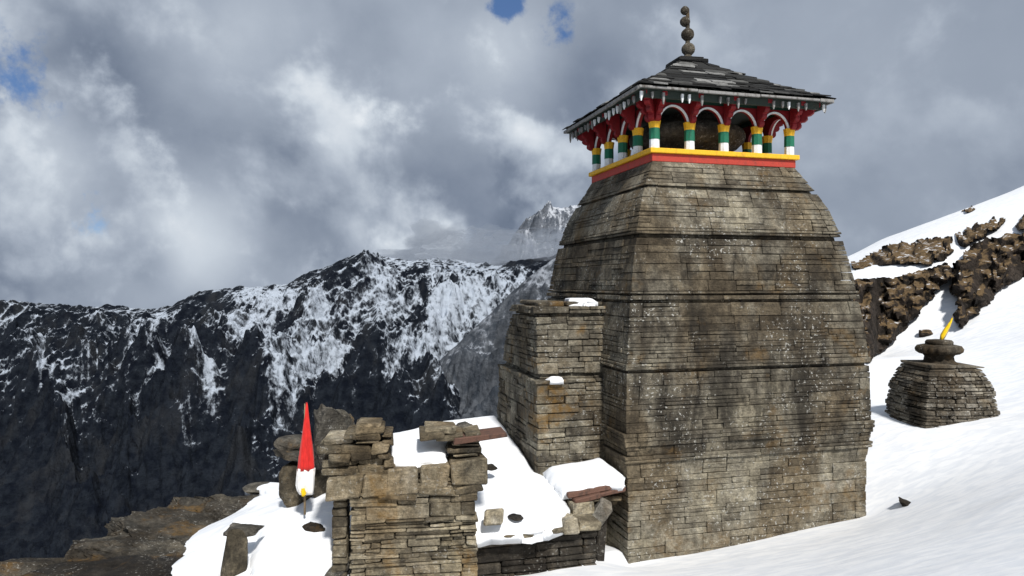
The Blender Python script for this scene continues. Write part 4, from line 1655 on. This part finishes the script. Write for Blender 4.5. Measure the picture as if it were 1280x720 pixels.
# snow lying on the terrace between the rocks
fW = lambda a, b, z: (a, b, z)
def snow_px(name, pts, lift=.1, thick=.2, seed=0, round_=.35, step=.08):
    """a drift whose rim passes through the given points"""
    q = [P(*p) for p in pts]
    fit_ = tps_fit([(p.x, p.y, p.z) for p in q])
    return snow_patch(name, fW, [(p.x, p.y) for p in q], lambda a, b: float(tps_eval(fit_, np.array(a), np.array(b))) - thick * .5 + lift, thick, step, seed, round_)


snow_px('snow_drift', [(312, 724, 11.3), (306, 696, 12.1), (322, 672, 12.5), (283, 658, 13.4), (310, 640, 14.2), (350, 628, 14.6), (405, 612, 14.4), (425, 610, 13.6), (425, 650, 12.4), (420, 700, 11.4), (380, 724, 11.0)], .02, .22, 11)
snow_px('snow_drift', [(200, 715, 12.0), (235, 694, 12.8), (284, 686, 13.0), (292, 700, 12.3), (280, 730, 11.4), (215, 730, 11.5)], .02, .16, 12, .25)
snow_px('snow_drift', [(306, 613, 17.4), (325, 606, 17.9), (356, 606, 17.6), (358, 618, 16.5), (335, 616, 16.6)], .03, .10, 13, .2)

# ------------------------------------------------------------------ prayer flag
fp = P(381, 625, 12.4)
flag = thing('prayer_flag', fp, 'red and white cloth flag wound round a pole beside the stone pile', 'flag')
D = 12.4


def cloth_mat(name, c):
    m, t = new_mat(name)
    pos = t.n('ShaderNodeNewGeometry').outputs['Position']
    n = t.noise(t.scale(pos, (4, 4, 1)), 8, 4, .6)
    col = t.mix(1.0, c, t.mapr(n, .3, .7, .75, 1.15, False), 'MULTIPLY')
    finish(t, col, .85, t.noise(pos, 160, 2), .3, .002, .1, **{'Sheen Weight': .2})
    return m


M_FRED = cloth_mat('red cloth', (.56, .026, .022))
M_FWHITE = cloth_mat('white cloth', (.80, .78, .75))
M_FYEL = cloth_mat('yellow cloth', (.80, .52, .01))


def wrapped(rows, seed):
    """cloth hanging in folds round the pole: rows of (py, radius, px)"""
    V, Fc = [], []
    seg = 40
    for i, (py, rad, px) in enumerate(rows):
        c = P(px, py, D)
        for k in range(seg):
            a = 2 * math.pi * k / seg
            q = rad * (1 + .13 * math.sin(a * 3 + i * .10 + seed) + .08 * math.sin(a * 8 - i * .2) + .12 * mnoise.noise(Vector((a * 2, i * .6, seed))))
            V.append((c.x + q * math.cos(a), c.y + .5 * q * math.sin(a), c.z + .02 * math.sin(a * 3 + seed) * (i == 0)))
    for i in range(len(rows) - 1):
        for k in range(seg):
            Fc.append((i * seg + k, (i + 1) * seg + k, (i + 1) * seg + (k + 1) % seg, i * seg + (k + 1) % seg))
    Fc.append(tuple(range(seg)))
    Fc.append(tuple((len(rows) - 1) * seg + k for k in range(seg - 1, -1, -1)))
    return V, Fc


v, f = lathe([(.02, -.25), (.019, .0), (.016, 1.0), (.010, 1.66)], fp, 10)
link_mesh('pole', v, f, M_POLE, flag, smooth=True)
v, f = wrapped([(504, .012, 383.3), (512, .026, 383.2), (522, .04, 383), (535, .06, 382.8), (548, .083, 382.5), (560, .105, 382.5), (572, .125, 382.6), (582, .138, 382.3), (588, .143, 382.2)], 1)
link_mesh('red_cloth', v, f, M_FRED, flag, smooth=True)
v, f = wrapped([(586, .147, 382), (596, .152, 381.4), (606, .146, 381), (613, .13, 381.6), (618, .112, 383)], 2)
link_mesh('white_cloth', v, f, M_FWHITE, flag, smooth=True)
o = rock('yellow_knot', P(379.5, 615, D - .12), (.055, .05, .085), M_FYEL, 0, 5, 6, .25, 3, parent=flag)

# ------------------------------------------------------------------ small shrine on the slope
sc0 = P(1160, 500, 17.15)
fSh = frame(sc0.x, sc0.y, 28)
zsb = Z(537, 17.3)
shrine = thing('stone_shrine', fSh(.9, .9, zsb + .4), 'squat tapered dry stone shrine with a ribbed stone cap on the open snow', 'shrine')
SW, SD = 1.95, 1.95
st = Stones(91)


def sprof(z):
    i = float(np.interp(z - zsb, [-.8, 0.0, .5, 1.0, 1.45], [-.08, -.02, .02, .12, .36]))
    return (i, SW - i, i, SD - i)


cs5 = split_courses(st.r, zsb - .8, zsb + 1.42, .05, .12)
cs5 = [(a, b, st.r.uniform(-.025, .02)) for a, b, _ in cs5]
fA0 = frame(P(1157, 500, 17.3).x, 17.3, 2)


def fA(a, b, z):
    """the shrine's corners are worn round"""
    hx, hy = SW / 2, SD / 2
    x, y = (a - hx) / hx, (b - hy) / hy
    k = .34
    return fA0(hx + hx * 1.03 * x * math.sqrt(max(.2, 1 - k * y * y / 2)), hy + hy * 1.03 * y * math.sqrt(max(.2, 1 - k * x * x / 2)), z)




masonry(st, fA, cs5, lambda z: (lambda p: (p[0] - .0, p[1], p[2], p[3]))(sprof(z)), (.16, .5), .22, .012, .025, .015, None, .012)
st.box(fA, .30, .95, .28, 1.6, zsb + 1.42, zsb + 1.50, .02, .6, .02)
st.box(fA, .96, SW - .26, .30, 1.6, zsb + 1.42, zsb + 1.48, .02, .7, .02)
st.build('shrine_wall', M_SHRINE, shrine)
v, f = prism(fA, lambda z: tuple(x + s * .15 for x, s in zip(sprof(z), (1, -1, 1, -1))), [zsb + q for q in (-.8, 0, .5, 1, 1.42)])
link_mesh('shrine_core', v, f, M_CORE, shrine)
cc = fA(SW / 2 - .02, SD / 2, zsb + 1.46)
v, f = lathe([(.42, 0.0), (.40, .05), (.34, .10), (.32, .2), (.36, .26)], cc, 24, wob=.03, seed=3)
link_mesh('neck', v, f, M_SHRINE, shrine, smooth=True)
v, f = lathe([(.32, .25), (.43, .27), (.51, .33), (.525, .40), (.48, .47), (.34, .505)], cc, 72, 18, .05)
link_mesh('amalaka_disc', v, f, M_SHRINE, shrine, smooth=True)
v, f = lathe([(.31, .50), (.315, .57), (.28, .615), (.14, .63)], cc, 24, wob=.03, seed=4)
link_mesh('cap_stone', v, f, M_SHRINE, shrine, smooth=True)

# yellow pennant leaning out of the shrine's cap
b0 = Vector(cc) + Vector((.02, -.05, .60))
yf = thing('yellow_pennant', b0, 'slim yellow cloth pennant leaning out of the small shrine cap', 'flag')
dv = Vector((.34, .05, .62)).normalized()
side = Vector((0, 1, 0)).cross(dv).normalized()
V, Fc = [], []
for i, (t_, wd) in enumerate([(0.02, .05), (.14, .075), (.28, .07), (.42, .055), (.56, .03), (.66, .006)]):
    p = b0 + dv * t_
    cv = .02 * math.sin(i * 1.3)
    for s_, dpt in ((-1, 0), (0, -.035), (1, 0), (0, .015)):
        V.append(p + side * wd * s_ + Vector((0, dpt + cv, 0)))
n = 6
for i in range(n - 1):
    for k in range(4):
        Fc.append((4 * i + k, 4 * i + (k + 1) % 4, 4 * i + 4 + (k + 1) % 4, 4 * i + 4 + k))
Fc += [(3, 2, 1, 0), (4 * n - 4, 4 * n - 3, 4 * n - 2, 4 * n - 1)]
link_mesh('cloth', V, Fc, M_FYEL, yf, smooth=True)
V = []
for t_ in (-.05, .72):
    p = b0 + dv * t_ + Vector((0, .03, 0))
    for k in range(6):
        a = k * math.pi / 3
        V.append(p + side * .008 * math.cos(a) + Vector((0, .008 * math.sin(a), 0)))
Fc = [(k, (k + 1) % 6, 6 + (k + 1) % 6, 6 + k) for k in range(6)] + [tuple(range(5, -1, -1)), tuple(range(6, 12))]
link_mesh('stick', V, Fc, M_POLE, yf)

# rocks in the open snow
p = P(1134, 628, 14.0)
o = rock('buried_rock', P(1134, 629, hit(1134, 630)), (.29, .22, .10), M_SHED, 25, 95, 10, .12, 4, (10, 22), flat=.5)
tag(o, 'black flat rock poking out of the smooth snow right of the tower', 'rock')
stone_at(1156, 417, hit(1156, 419), 15, 10, M_CRAG, 'small dark rocks in the snow strip above the shrine', 96, name='buried_rock', cat='rock')
